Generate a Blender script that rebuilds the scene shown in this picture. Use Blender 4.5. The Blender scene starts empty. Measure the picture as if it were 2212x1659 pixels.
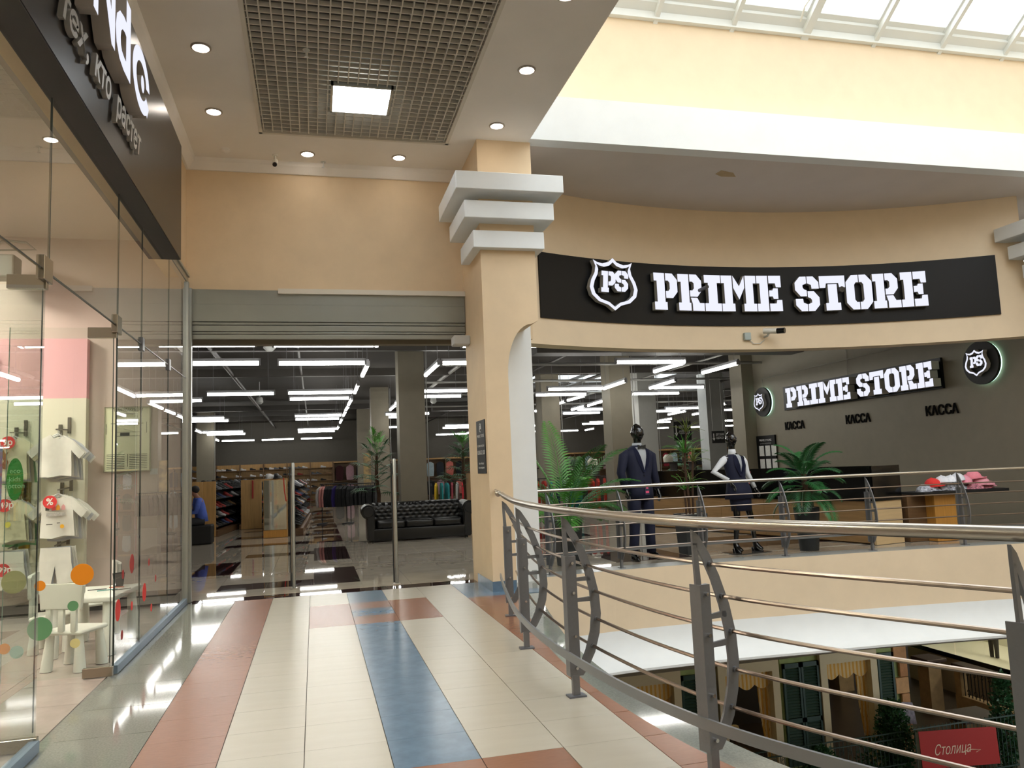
import bpy, bmesh, math, random
from mathutils import Vector, Matrix
PI = math.pi
random.seed(7)
sc = bpy.context.scene
COL = sc.collection

# ---------------------------------------------------------------- camera
cam_d = bpy.data.cameras.new('camera')
cam_d.sensor_width = 36.0
cam_d.lens = 36.0 * 1690.0 / 2212.0
cam_d.clip_start = 0.05
cam_d.clip_end = 300
cam = bpy.data.objects.new('camera', cam_d)
COL.objects.link(cam)
cam.matrix_world = Matrix((
    (0.969110, 0.014040, -0.246229, 0.000),
    (-0.243108, -0.113716, -0.963311, 0.000),
    (-0.041525, 0.993414, -0.106790, 1.400),
    (0, 0, 0, 1)))
sc.camera = cam

# ---------------------------------------------------------------- world and exposure
world = bpy.data.worlds.new('sky')
sc.world = world
world.use_nodes = True
bgn = world.node_tree.nodes['Background']
bgn.inputs[0].default_value = (0.90, 0.96, 1.0, 1)
bgn.inputs[1].default_value = 3.1
sc.view_settings.view_transform = 'Standard'
sc.view_settings.look = 'None'
sc.view_settings.gamma = 1
sc.view_settings.use_curve_mapping = False
sc.view_settings.exposure = 0.56
sc.cycles.max_bounces = 10
sc.cycles.diffuse_bounces = 5
sc.cycles.glossy_bounces = 5
sc.cycles.transparent_max_bounces = 24
sc.cycles.sample_clamp_indirect = 6
sc.cycles.use_denoising = True


def portal(name, loc, rot, sx, sy):
    d = bpy.data.lights.new(name, 'AREA')
    d.shape = 'RECTANGLE'
    d.size = sx
    d.size_y = sy
    d.cycles.is_portal = True
    o = bpy.data.objects.new(name, d)
    o.location = loc
    o.rotation_euler = rot
    COL.objects.link(o)


portal('skylight_portal', (7.8, 2.7, 12.3), (0, 0, 0), 10.6, 13.4)
portal('shop_skylight_portal', (10, 26.4, 5.4), (0, 0, 0), 6, 4.4)

# ---------------------------------------------------------------- materials


def lin(h):
    h = h.lstrip('#')
    r = []
    for i in (0, 2, 4):
        c = int(h[i:i+2], 16) / 255
        r.append(c / 12.92 if c <= 0.04045 else ((c + 0.055) / 1.055) ** 2.4)
    return tuple(r) + (1,)


MATS = {}


def mat(name, col, rough=0.5, metal=0.0, noise=0.0, nscale=8.0, bump=0.0, emit=0.0, spec=0.5, kind=None, col2=None, coat=0.0):
    if name in MATS:
        return MATS[name]
    m = bpy.data.materials.new(name)
    m.use_nodes = True
    nt = m.node_tree
    b = nt.nodes['Principled BSDF']
    c = lin(col) if isinstance(col, str) else col
    b.inputs['Base Color'].default_value = c
    b.inputs['Roughness'].default_value = rough
    b.inputs['Metallic'].default_value = metal
    b.inputs['Specular IOR Level'].default_value = spec
    b.inputs['Coat Weight'].default_value = coat
    b.inputs['Coat Roughness'].default_value = 0.05
    if emit:
        b.inputs['Emission Color'].default_value = c
        b.inputs['Emission Strength'].default_value = emit
    if noise or bump or kind:
        tc = nt.nodes.new('ShaderNodeTexCoord')
        mp = nt.nodes.new('ShaderNodeMapping')
        nt.links.new(tc.outputs['Object'], mp.inputs['Vector'])
        n = nt.nodes.new('ShaderNodeTexNoise')
        n.inputs['Scale'].default_value = nscale
        n.inputs['Detail'].default_value = 6
        n.inputs['Roughness'].default_value = 0.6
        nt.links.new(mp.outputs['Vector'], n.inputs['Vector'])
        if kind == 'wood':
            mp.inputs['Scale'].default_value = (9, 9, 0.6)
        if kind == 'woodx':
            mp.inputs['Scale'].default_value = (0.6, 0.6, 9)
        if kind == 'streak':
            mp.inputs['Scale'].default_value = (1, 5, 1)
        if noise:
            rmp = nt.nodes.new('ShaderNodeValToRGB')
            c2 = lin(col2) if col2 else tuple(max(0, x * (1 - noise)) for x in c[:3]) + (1,)
            c1 = c if col2 else tuple(min(1, x * (1 + noise * 0.6)) for x in c[:3]) + (1,)
            rmp.color_ramp.elements[0].color = c2
            rmp.color_ramp.elements[1].color = c1
            rmp.color_ramp.elements[0].position = 0.3
            rmp.color_ramp.elements[1].position = 0.7
            nt.links.new(n.outputs['Fac'], rmp.inputs['Fac'])
            nt.links.new(rmp.outputs['Color'], b.inputs['Base Color'])
        if bump:
            bp = nt.nodes.new('ShaderNodeBump')
            bp.inputs['Strength'].default_value = bump
            bp.inputs['Distance'].default_value = 0.004
            nt.links.new(n.outputs['Fac'], bp.inputs['Height'])
            nt.links.new(bp.outputs['Normal'], b.inputs['Normal'])
    MATS[name] = m
    return m


def emis(name, col, s):
    if name in MATS:
        return MATS[name]
    m = bpy.data.materials.new(name)
    m.use_nodes = True
    nt = m.node_tree
    nt.nodes.remove(nt.nodes['Principled BSDF'])
    e = nt.nodes.new('ShaderNodeEmission')
    e.inputs[0].default_value = lin(col)
    e.inputs[1].default_value = s
    nt.links.new(e.outputs[0], nt.nodes['Material Output'].inputs[0])
    MATS[name] = m
    return m


def glassmat(name, tint, ior=1.5, boost=0.0):
    m = bpy.data.materials.new(name)
    m.use_nodes = True
    nt = m.node_tree
    nt.nodes.remove(nt.nodes['Principled BSDF'])
    t = nt.nodes.new('ShaderNodeBsdfTransparent')
    t.inputs[0].default_value = lin(tint)
    g = nt.nodes.new('ShaderNodeBsdfGlossy')
    g.inputs['Roughness'].default_value = 0.0
    f = nt.nodes.new('ShaderNodeFresnel')
    f.inputs[0].default_value = ior
    mx = nt.nodes.new('ShaderNodeMixShader')
    ge = nt.nodes.new('ShaderNodeNewGeometry')
    s1 = nt.nodes.new('ShaderNodeMath'); s1.operation = 'SUBTRACT'; s1.inputs[0].default_value = 1.0
    nt.links.new(ge.outputs['Backfacing'], s1.inputs[1])
    s2 = nt.nodes.new('ShaderNodeMath'); s2.operation = 'MULTIPLY'
    nt.links.new(f.outputs[0], s2.inputs[0]); nt.links.new(s1.outputs[0], s2.inputs[1])
    s3 = nt.nodes.new('ShaderNodeMath'); s3.operation = 'MULTIPLY'; s3.inputs[1].default_value = 1.7; s3.use_clamp = True
    nt.links.new(s2.outputs[0], s3.inputs[0])
    nt.links.new(s3.outputs[0], mx.inputs[0])
    nt.links.new(t.outputs[0], mx.inputs[1])
    nt.links.new(g.outputs[0], mx.inputs[2])
    nt.links.new(mx.outputs[0], nt.nodes['Material Output'].inputs[0])
    MATS[name] = m
    return m


GLASS = glassmat('clear_glass', '#fafdfb')
SKYGLASS = glassmat('skylight_glass', '#ffffff')
WALL = mat('cream_plaster', '#dfc8a6', 0.75, noise=0.05, nscale=3, bump=0.05)
WALL2 = mat('pale_cream_plaster', '#e8d5b8', 0.75, noise=0.04, nscale=3, bump=0.05)
WHITE = mat('white_plaster', '#e6eaeb', 0.7, noise=0.03, nscale=3)
CEIL = mat('ceiling_plaster', '#ece8e2', 0.8, noise=0.04, nscale=1.5)
LILAC = mat('soffit_plaster', '#d4cdc8', 0.8, noise=0.04, nscale=1.5)
DWALL = mat('taupe_store_wall', '#7f7868', 0.6, noise=0.05, nscale=4)
DCEIL = mat('dark_store_ceiling', '#2b251e', 0.85, noise=0.25, nscale=1.2, bump=0.3)
DMET = mat('dark_duct_metal', '#3a3631', 0.5, noise=0.1, nscale=6)
PIPE = mat('grey_pipe_metal', '#8d8c88', 0.45, metal=0.3)
ALU = mat('aluminium', '#b4b8b6', 0.32, metal=0.9)
STEEL = mat('brushed_steel', '#b8b0a4', 0.30, metal=1.0)
STEELD = mat('satin_rod_steel', '#96887c', 0.3, metal=1.0)
RAILP = mat('graphite_paint', '#77787b', 0.42, metal=0.3, noise=0.05, nscale=60, bump=0.1)
SHUT = mat('shutter_grey', '#8f9088', 0.35, metal=0.3, noise=0.03, nscale=5)
TCREAM = mat('cream_tile', '#b0a99b', 0.27, noise=0.035, nscale=2.2, kind='streak', spec=0.5)
TBROWN = mat('terracotta_tile', '#875c45', 0.25, noise=0.09, nscale=14, kind='streak')
TBLUE = mat('blue_grey_tile', '#5b7388', 0.22, noise=0.16, nscale=9, bump=0.05)
TGREY = mat('grey_granite_tile', '#85877f', 0.06, noise=0.22, nscale=90)
GROUT = mat('dark_grout', '#5d584f', 0.8)
TSTORE = mat('store_porcelain', '#b8ae9e', 0.02, noise=0.10, nscale=4, spec=0.6)
TSTORE2 = mat('store_burgundy_tile', '#382625', 0.02, noise=0.2, nscale=6, spec=0.6)
BLACKP = mat('black_sign_panel', '#0b0c0e', 0.42, spec=0.25)
BROWNP = mat('brown_sign_panel', '#211c1a', 0.30, spec=0.35)
LETE = emis('lit_letter_face', '#eceeff', 0.72)
LETS = mat('letter_side', '#b9b9b6', 0.45)
BLK = mat('black_gloss', '#0b0b0b', 0.12)
BLKM = mat('black_matt', '#151515', 0.6)
LEATH = mat('black_leather', '#101112', 0.28, noise=0.2, nscale=30, bump=0.25)
NAVY = mat('navy_cloth', '#131833', 0.8, noise=0.12, nscale=60, bump=0.1)
SHIRT = mat('white_cloth', '#e3e8ee', 0.8, noise=0.04, nscale=12, bump=0.3)
OAK = mat('oak_board', '#b08a55', 0.45, noise=0.22, nscale=3, kind='wood')
OAKX = mat('oak_laminate', '#a58256', 0.35, noise=0.22, nscale=3, kind='woodx')
OAKD = mat('brown_oak', '#6b4f33', 0.5, noise=0.25, nscale=3, kind='woodx')
OAKO = mat('honey_oak', '#c08a40', 0.4, noise=0.15, nscale=3, kind='wood')
PLAST = mat('white_plastic', '#e8e8e0', 0.35)
PLASTG = mat('grey_plastic', '#c4c6c4', 0.4)
LEAF = mat('leaf_green', '#4f9434', 0.45, noise=0.25, nscale=12)
LEAFD = mat('leaf_dark_green', '#2c5c35', 0.45, noise=0.25, nscale=12)
TRUNK = mat('palm_trunk', '#4a3423', 0.85, noise=0.3, nscale=30, bump=0.5)
POT = mat('charcoal_planter', '#262a2c', 0.5, noise=0.1, nscale=20)
PEB = mat('pale_pebble', '#cfc6b4', 0.6)

# ---------------------------------------------------------------- mesh helpers


def BM():
    return bmesh.new()


def box(bm, x0, x1, y0, y1, z0, z1):
    if x1 < x0: x0, x1 = x1, x0
    if y1 < y0: y0, y1 = y1, y0
    if z1 < z0: z0, z1 = z1, z0
    v = [bm.verts.new(p) for p in ((x0, y0, z0), (x1, y0, z0), (x1, y1, z0), (x0, y1, z0), (x0, y0, z1), (x1, y0, z1), (x1, y1, z1), (x0, y1, z1))]
    for f in ((3, 2, 1, 0), (4, 5, 6, 7), (0, 1, 5, 4), (1, 2, 6, 5), (2, 3, 7, 6), (3, 0, 4, 7)):
        bm.faces.new([v[i] for i in f])
    return v


def bbox(x0, x1, y0, y1, z0, z1, bev=0.0, seg=2):
    bm = BM()
    box(bm, x0, x1, y0, y1, z0, z1)
    if bev:
        bmesh.ops.bevel(bm, geom=bm.edges[:], offset=bev, segments=seg, affect='EDGES', profile=0.5)
    return bm


def prism(bm, pts, O, U, V, W, mi=0):
    """polygon pts (u,v) placed at O + u*U + v*V, extruded by vector W"""
    O, U, V, W = Vector(O), Vector(U), Vector(V), Vector(W)
    a = [bm.verts.new(O + U * p[0] + V * p[1]) for p in pts]
    b = [bm.verts.new(v.co + W) for v in a]
    n = len(pts)
    fs = []
    fs.append(bm.faces.new(list(reversed(a))))
    top = bm.faces.new(b)
    fs.append(top)
    top.material_index = mi
    for i in range(n):
        bm.faces.new((a[i], a[(i + 1) % n], b[(i + 1) % n], b[i]))
    if n > 4:
        for f in fs:
            f.normal_update()
        bmesh.ops.triangulate(bm, faces=fs)
    return top


def frame_of(d):
    d = Vector(d).normalized()
    r = Vector((0, 0, 1)) if abs(d.z) < 0.95 else Vector((1, 0, 0))
    u = d.cross(r).normalized()
    return u, u.cross(d).normalized()


def rings(bm, rs, cap=True):
    prev = None
    first = None
    for r in rs:
        vs = [bm.verts.new(p) for p in r]
        if prev:
            n = len(vs)
            for i in range(n):
                bm.faces.new((prev[i], prev[(i + 1) % n], vs[(i + 1) % n], vs[i]))
        else:
            first = vs
        prev = vs
    if cap:
        bm.faces.new(list(reversed(first)))
        bm.faces.new(prev)


def tube(bm, pts, r, n=8, cap=True):
    pts = [Vector(p) for p in pts]
    rad = r if isinstance(r, (list, tuple)) else [r] * len(pts)
    R = []
    u = None
    for i, p in enumerate(pts):
        if i == 0: d = pts[1] - p
        elif i == len(pts) - 1: d = p - pts[i - 1]
        else: d = (pts[i + 1] - p).normalized() + (p - pts[i - 1]).normalized()
        d.normalize()
        if u is None:
            u, w = frame_of(d)
        else:
            u = (u - d * u.dot(d)).normalized()
            w = u.cross(d)
        R.append([p + (u * math.cos(2 * PI * k / n) + w * math.sin(2 * PI * k / n)) * rad[i] for k in range(n)])
    rings(bm, R, cap)


def lathe(bm, prof, cx=0, cy=0, n=20, cap=True):
    R = [[(cx + r * math.cos(2 * PI * k / n), cy + r * math.sin(2 * PI * k / n), z) for k in range(n)] for r, z in prof]
    rings(bm, R, cap)


def ell(bm, rows, n=16, cap=True, pw=2.0):
    """rows: (cx, cy, z, rx, ry)"""
    R = []
    for cx, cy, z, a, b in rows:
        r = []
        for k in range(n):
            t = 2 * PI * k / n
            c, s = math.cos(t), math.sin(t)
            r.append((cx + a * math.copysign(abs(c) ** (2 / pw), c), cy + b * math.copysign(abs(s) ** (2 / pw), s), z))
        R.append(r)
    rings(bm, R, cap)


def blob(bm, c, r, seg=10, rg=7, sx=1, sy=1, sz=1):
    m = Matrix.Translation(c) @ Matrix.Diagonal((sx, sy, sz, 1))
    bmesh.ops.create_uvsphere(bm, u_segments=seg, v_segments=rg, radius=r, matrix=m)


def wmat(o):
    m = o.matrix_basis.copy()
    while o.parent:
        o = o.parent
        m = o.matrix_basis @ m
    return m


def obj(name, bm, m, parent=None, smooth=False, world=True, kind=None, fixn=True):
    if fixn:
        bmesh.ops.recalc_face_normals(bm, faces=bm.faces[:])
    if parent is not None and world:
        bm.transform(wmat(parent).inverted())
    me = bpy.data.meshes.new(name)
    bm.to_mesh(me)
    bm.free()
    for x in (m if isinstance(m, (list, tuple)) else [m]):
        me.materials.append(x)
    if smooth:
        me.polygons.foreach_set('use_smooth', [True] * len(me.polygons))
        if smooth != 'all':
            try:
                me.set_sharp_from_angle(angle=math.radians(40))
            except Exception:
                pass
    o = bpy.data.objects.new(name, me)
    COL.objects.link(o)
    if parent is not None:
        o.parent = parent
    if kind:
        o['kind'] = kind
    return o


def thing(name, label, cat, loc=(0, 0, 0), rz=0.0, group=None):
    o = bpy.data.objects.new(name, None)
    o.empty_display_size = 0.1
    COL.objects.link(o)
    o.location = loc
    o.rotation_euler = (0, 0, rz)
    o['label'] = label
    o['category'] = cat
    if group:
        o['group'] = group
    return o


def tag(o, label, cat, group=None):
    o['label'] = label
    o['category'] = cat
    if group:
        o['group'] = group
    return o


def copyobj(o, parent=None):
    c = o.copy()
    COL.objects.link(c)
    c.parent = parent
    return c


def dup(root, loc=None, rz=None, label=None, group=None, scale=None):
    r = copyobj(root)
    if loc is not None: r.location = loc
    if rz is not None: r.rotation_euler = (0, 0, rz)
    if scale is not None: r.scale = (scale,) * 3 if not isinstance(scale, tuple) else scale
    if label: r['label'] = label
    if group: r['group'] = group
    for ch in list(root.children):
        c = copyobj(ch, r)
        for g in list(ch.children):
            copyobj(g, c)
    return r


def struct(name, bm, m, smooth=False, parent=None):
    o = obj(name, bm, m, parent, smooth)
    if parent is None:
        o['kind'] = 'structure'
    return o


def textmesh(s, size, depth, m, shear=0.0, bold=0.0, align='CENTER'):
    """returns mesh data with text in XY plane, extruded in z"""
    cu = bpy.data.curves.new('text', 'FONT')
    cu.body = s
    cu.size = size
    cu.extrude = depth / 2
    cu.shear = shear
    cu.offset = bold
    cu.align_x = align
    cu.align_y = 'CENTER'
    cu.resolution_u = 3
    o = bpy.data.objects.new('text', cu)
    COL.objects.link(o)
    dg = bpy.context.evaluated_depsgraph_get()
    me = bpy.data.meshes.new_from_object(o.evaluated_get(dg))
    bpy.data.objects.remove(o)
    bpy.data.curves.remove(cu)
    me.materials.clear()
    for x in (m if isinstance(m, (list, tuple)) else [m]):
        me.materials.append(x)
    return me


def textobj(name, s, size, depth, m, O, U, V, parent=None, shear=0.0, bold=0.0, fit=None, align='CENTER'):
    me = textmesh(s, size, depth, m, shear, bold, align)
    U, V = Vector(U).normalized(), Vector(V).normalized()
    N = U.cross(V)
    M = Matrix((U, V, N)).transposed().to_4x4()
    M.translation = Vector(O)
    if fit:
        xs = [v.co.x for v in me.vertices]
        w = max(xs) - min(xs)
        me.transform(Matrix.Diagonal((fit / w, 1, 1, 1)))
    me.transform(M)
    if parent is not None:
        me.transform(wmat(parent).inverted())
    if isinstance(m, (list, tuple)):
        n2 = (wmat(parent).inverted().to_3x3() @ N) if parent is not None else N
        for p in me.polygons:
            p.material_index = 0 if p.normal.dot(n2) > 0.7 else 1
    o = bpy.data.objects.new(name, me)
    COL.objects.link(o)
    if parent is not None:
        o.parent = parent
    return o


def skin(name, verts, edges, radii, m, parent=None, root=0, sub=2):
    me = bpy.data.meshes.new(name)
    me.from_pydata([Vector(v) for v in verts], edges, [])
    o = bpy.data.objects.new(name, me)
    COL.objects.link(o)
    md = o.modifiers.new('skin', 'SKIN')
    md.use_smooth_shade = True
    for i, d in enumerate(me.skin_vertices[0].data):
        r = radii[i]
        d.radius = r if isinstance(r, tuple) else (r, r)
        d.use_root = (i == root)
    sb = o.modifiers.new('sub', 'SUBSURF')
    sb.levels = sub
    sb.render_levels = sub
    dg = bpy.context.evaluated_depsgraph_get()
    me2 = bpy.data.meshes.new_from_object(o.evaluated_get(dg))
    bpy.data.objects.remove(o)
    if parent is not None:
        me2.transform(wmat(parent).inverted())
    me2.materials.clear()
    me2.materials.append(m)
    me2.polygons.foreach_set('use_smooth', [True] * len(me2.polygons))
    o = bpy.data.objects.new(name, me2)
    COL.objects.link(o)
    if parent is not None:
        o.parent = parent
    return o


def spline(P, n=12):
    """Catmull-Rom through 2D/3D points"""
    P = [Vector(p) for p in P]
    Q = [P[0] * 2 - P[1]] + P + [P[-1] * 2 - P[-2]]
    out = []
    for i in range(1, len(Q) - 2):
        for k in range(n):
            t = k / n
            a, b, c, d = Q[i - 1], Q[i], Q[i + 1], Q[i + 2]
            out.append(0.5 * ((2 * b) + (c - a) * t + (2 * a - 5 * b + 4 * c - d) * t * t + (3 * b - a - 3 * c + d) * t ** 3))
    out.append(P[-1])
    return out

# ================================================================ STRUCTURE
POSTC = spline([(1.98, 8.40), (1.80, 7.45), (1.585, 6.08), (1.53, 4.72), (1.69, 3.30), (2.20, 2.11), (2.60, 1.2), (3.1, .2)], 14)
POSTC = [Vector((p[0], p[1])) for p in POSTC]


def offs(line, d):
    out = []
    for i, p in enumerate(line):
        a = line[max(0, i - 1)]
        b = line[min(len(line) - 1, i + 1)]
        t = (b - a).normalized()
        out.append(p + Vector((-t.y, t.x)) * d)
    return out


VOIDN = offs(POSTC, 0.38)
BRN = offs(POSTC, 0.17)


def xat(line, y):
    for a, b in zip(line, line[1:]):
        if (a.y - y) * (b.y - y) <= 0 and a.y != b.y:
            return a.x + (b.x - a.x) * (y - a.y) / (b.y - a.y)
    return 99.0 if y < line[-1].y else line[0].x + 0.1


FAR_EDGE = [(2.75, 9.85), (3.4, 9.96), (4.0, 10.02), (5.2, 10.02), (6.44, 9.94), (7.8, 9.85), (9.25, 9.68), (10.1, 9.52), (11.6, 9.1), (12.8, 8.2)]
VN = [(p.x, p.y) for p in VOIDN]
void_near = VN[::-1]  # from right-front to the column
X3, X4 = (1, 0, 0), (0, 1, 0)
# gallery slab
bm = BM()
poly = [(-1.5, -4), (14.4, -4), (14.4, 0.2), (VN[-1][0], 0.2)] + void_near + [(2.62, 9.2), (2.75, 9.85), (2.75, 10.09), (-1.5, 10.09)]
prism(bm, poly, (0, 0, -0.35), X3, X4, (0, 0, 0.344))
floor = struct('floor', bm, TGREY)
# far balcony, shop and right gallery slab
bm = BM()
poly = [(2.75, 10.09)] + FAR_EDGE + [(13.3, 6.5), (13.3, 0.2), (26, 0.2), (26, 44), (-9, 44), (-9, 10.09)]
prism(bm, poly, (0, 0, -0.35), X3, X4, (0, 0, 0.344))
floor2 = struct('floor', bm, TSTORE)
# fascias of the void (cream over white)


def wallstrip(pts, z0, z1, th):
    bm = BM()
    L = [Vector(p) for p in pts]
    O = offs(L, th)
    poly = [(p.x, p.y) for p in L] + [(p.x, p.y) for p in reversed(O)]
    prism(bm, poly, (0, 0, z0), X3, X4, (0, 0, z1 - z0))
    return bm


fe = spline(FAR_EDGE, 4)
fe = [Vector((p[0], p[1])) for p in fe]
struct('trim_1', wallstrip(offs(fe, -0.10), -0.78, 0.0, 0.099), WALL2)
bm = BM()
fl = [offs(fe, -0.102 - 0.34 * (1 - math.cos(k / 6 * PI / 2))) for k in range(7)]
zf = [-0.78 - 0.42 * math.sin(k / 6 * PI / 2) for k in range(7)]
RR = []
for i in range(len(fe)):
    RR.append([(fl[k][i].x, fl[k][i].y, zf[k]) for k in range(7)] + [(fl[6][i].x, fl[6][i].y, -1.23), (fl[0][i].x, fl[0][i].y + .1, -1.36), (fl[0][i].x, fl[0][i].y + .1, -0.781)])
rings(bm, RR)
struct('trim_2', bm, WHITE, smooth=True)
nb = [Vector(p) for p in void_near]
struct('trim_3', wallstrip(nb, -0.82, -0.03, 0.1), WALL2)
struct('trim_4', wallstrip(nb, -1.36, -0.82, 0.1), WHITE)
# granite edge strip of the far balcony
bm = wallstrip(offs(fe, -0.10), 0.0005, 0.004, 0.36)
struct('trim_5', bm, mat('edge_granite', '#a4a6a2', 0.3, noise=0.15, nscale=60))

# ---- gallery tiles
XL = [-0.91, -0.49, -0.07, 0.35, 0.77, 1.19, 1.62]
G = 0.0022
tb = BM()
prism(tb, [(-0.93, -1.2), (1.64, -1.2), (1.64, 2.3), (1.64, 9.83), (-0.93, 9.83)], (0, 0, -0.006), X3, X4, (0, 0, 0.0015))
obj('grout_bed', tb, GROUT, floor)
tile_cache = {}
GROUT2 = None


def put_tile(x0, x1, y0, y1, m, parent, z0=-0.006, z1=0.0):
    key = (round(x1 - x0, 3), round(y1 - y0, 3), m.name, z1)
    if key not in tile_cache:
        a, b = (x1 - x0) / 2 - G, (y1 - y0) / 2 - G * (.35 if m in (TCREAM, TBROWN, TBLUE) else 1)
        bm = BM()
        box(bm, -a, a, -b, b, z0, z1)
        o = obj('tile', bm, m)
        tile_cache[key] = o.data
    else:
        o = bpy.data.objects.new('tile', tile_cache[key])
        COL.objects.link(o)
    o.location = ((x0 + x1) / 2, (y0 + y1) / 2, 0)
    o.parent = parent
    return o


k0, k1 = -7, 14
for k in range(k0, k1):
    y0 = 3.92 + 0.42 * k
    y1 = y0 + 0.42
    for c in range(6):
        x0, x1 = XL[c], XL[c + 1]
        m = TCREAM
        if c == 0: m = TBROWN
        elif c == 3: m = TBLUE
        band = (k in (9, 10, 11)) or (k in (-3, -2, -1))
        if band and c in (2, 3, 4): m = TBROWN
        if k in (10, -2) and c == 3: m = TBLUE
        if k == 13: y1 = 9.80
        put_tile(x0, x1, y0, y1, m, floor)
# curved terracotta band beside the grey edge
for k in range(-2, 12):
    y0 = 3.92 + 0.42 * k + G
    y1 = y0 + 0.42 - 2 * G
    if k == 11: y1 = 8.70
    ys = [y0 + (y1 - y0) * i / 5 for i in range(6)]
    pl = [(1.62 + G, y0), ] + [(max(1.64, min(xat(BRN, y), 2.6)), y) for y in ys] + [(1.62 + G, y1)]
    if pl[1][0] < 1.66 and pl[-2][0] < 1.66: continue
    bm = BM()
    prism(bm, pl, (0, 0, -0.006), X3, X4, (0, 0, 0.006))
    obj('tile', bm, TBROWN, floor)
for (a, b, c, d) in ((1.62, 2.1, 8.70, 9.12), (1.62, 1.965, 9.12, 9.5), (1.62, 1.965, 9.5, 9.80), (2.1, 2.5, 8.70, 9.0)):
    put_tile(a, b, c, d, TBLUE, floor)
for i in range(6):
    put_tile(-1.41 + i * 0.565, -1.41 + (i + 1) * 0.565, 9.80, 10.10, TSTORE2, floor)
# grey granite tiles along the glass wall
for k in range(0, 11):
    put_tile(-1.42, -0.91, 3.2 + k * 0.6, 3.8 + k * 0.6, TGREY, floor)

# ---- store tiles
for r in range(12):
    y0 = 10.12 + 0.6 * r
    for c in range(21):
        x0 = -1.83 + 0.6 * c
        if x0 > 10.3: continue
        if y0 < 10.5 and x0 > 2.3: continue
        m = TSTORE
        if c == 3 and r in (1, 2, 3, 6, 7, 8, 9): m = TSTORE2
        if c == 0 and r in (4, 5, 6): m = TSTORE2
        if c in (1, 2) and r in (1, 8): m = TSTORE2
        if c in (10, 11) and r in (1, 2, 3, 8, 9): m = TSTORE2
        if c in (14, 15, 16) and r in (2, 3, 4): m = TSTORE2
        if c in (5, 6) and r in (11,): m = TSTORE2
        put_tile(x0, x0 + 0.6, y0, y0 + 0.6, m, floor2)
for r in range(7):
    y0 = 17.32 + 2.4 * r
    bm = BM()
    box(bm, -1.83, 0.57, y0, y0 + 0.6, -0.006, 0.0)
    box(bm, -0.03, 0.57, y0 + 0.6, y0 + 1.8, -0.006, 0.0)
    obj('dark_tile_run', bm, TSTORE2, floor2)

# ---- gallery ceiling with an opening for the cell grid
ZC = 5.40
CT = 6.0
bm = BM()
box(bm, -1.6, -0.55, -4, 10.2, ZC, CT)
box(bm, 1.63, 2.62, -4, 8.84, ZC, CT)
box(bm, -0.55, 1.63, 9.13, 10.2, ZC, CT)
box(bm, -0.55, 1.63, -4, -1.5, ZC, CT)
box(bm, 1.63, 2.62, 8.84, 10.2, ZC, CT)
ceiling = struct('ceiling', bm, CEIL)
bm = BM()
box(bm, -0.6, 1.68, -1.6, 9.2, 5.62, 5.72)
struct('ceiling_plenum', bm, mat('plenum_grey', '#5f5d57', 0.9, noise=0.3, nscale=5))
bm = BM(); box(bm, 2.62, 14.4, 9.05, 11.6, ZC, ZC + 0.08)
struct('ceiling_soffit', bm, LILAC)
# cell grid
gr = mat('grid_enamel', '#d3cec3', 0.5)
bm = BM(); box(bm, -0.0055, 0.0055, -1.5, 9.13, 5.405, 5.45)
longb = None
for i in range(23):
    x = -0.55 + 0.04 + 0.1 * i
    if x > 1.63: break
    if longb is None:
        longb = obj('grid_bar', bm, gr, ceiling)
        o = longb
    else:
        o = copyobj(longb, ceiling)
    o.location = (x, 0, 0)
bm = BM(); box(bm, -0.55, 1.63, -0.0055, 0.0055, 5.405, 5.445)
crossb = None
for i in range(108):
    y = 9.13 - 0.05 - 0.1 * i
    if y < -1.5: break
    if crossb is None:
        crossb = obj('grid_bar', bm, gr, ceiling)
        o = crossb
    else:
        o = copyobj(crossb, ceiling)
    o.location = (0, y, 0)
bm = BM()
for (a, b, c, d) in ((-0.57, -0.53, -1.5, 9.15), (1.61, 1.65, -1.5, 9.15), (-0.57, 1.65, 9.11, 9.15)):
    box(bm, a, b, c, d, 5.385, 5.46)
obj('grid_trim', bm, gr, ceiling)
# ceiling stain on the soffit
# ---- walls of the gallery end
bm = BM(); box(bm, -1.6, 2.06, 10.09, 10.45, 3.73, 5.5)
struct('wall_front', bm, WALL)
bm = BM(); prism(bm, [(0, 5.40), (0, 5.27), (0.03, 5.27), (0.10, 5.35), (0.12, 5.40)], (-1.47, 10.09, 0), (0, -1, 0), (0, 0, 1), (3.5, 0, 0))
struct('trim_6', bm, CEIL)
bm = BM(); prism(bm, [(0, 5.40), (0, 5.27), (0.03, 5.27), (0.10, 5.35), (0.12, 5.40)], (-1.50, -4, 0), (1, 0, 0), (0, 0, 1), (0, 14.09, 0))
struct('trim_7', bm, CEIL)
# wall above the glass of the left shop and its end strip
bm = BM(); box(bm, -1.7, -1.50, -4, 10.2, 3.86, 5.5)
struct('wall_left', bm, WALL)
# closing walls behind the camera
bm = BM(); box(bm, -8, 14.6, -4.2, -4.0, -5.7, 8)
struct('wall_back', bm, WALL)
bm = BM(); box(bm, 14.4, 14.6, -4, 9, -5.7, 8)
struct('wall_right', bm, WALL2)
bm = BM(); box(bm, 2.5, 2.62, -4, 8.84, 5.95, 7.6)
struct('trim_8', bm, WALL2)
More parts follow.
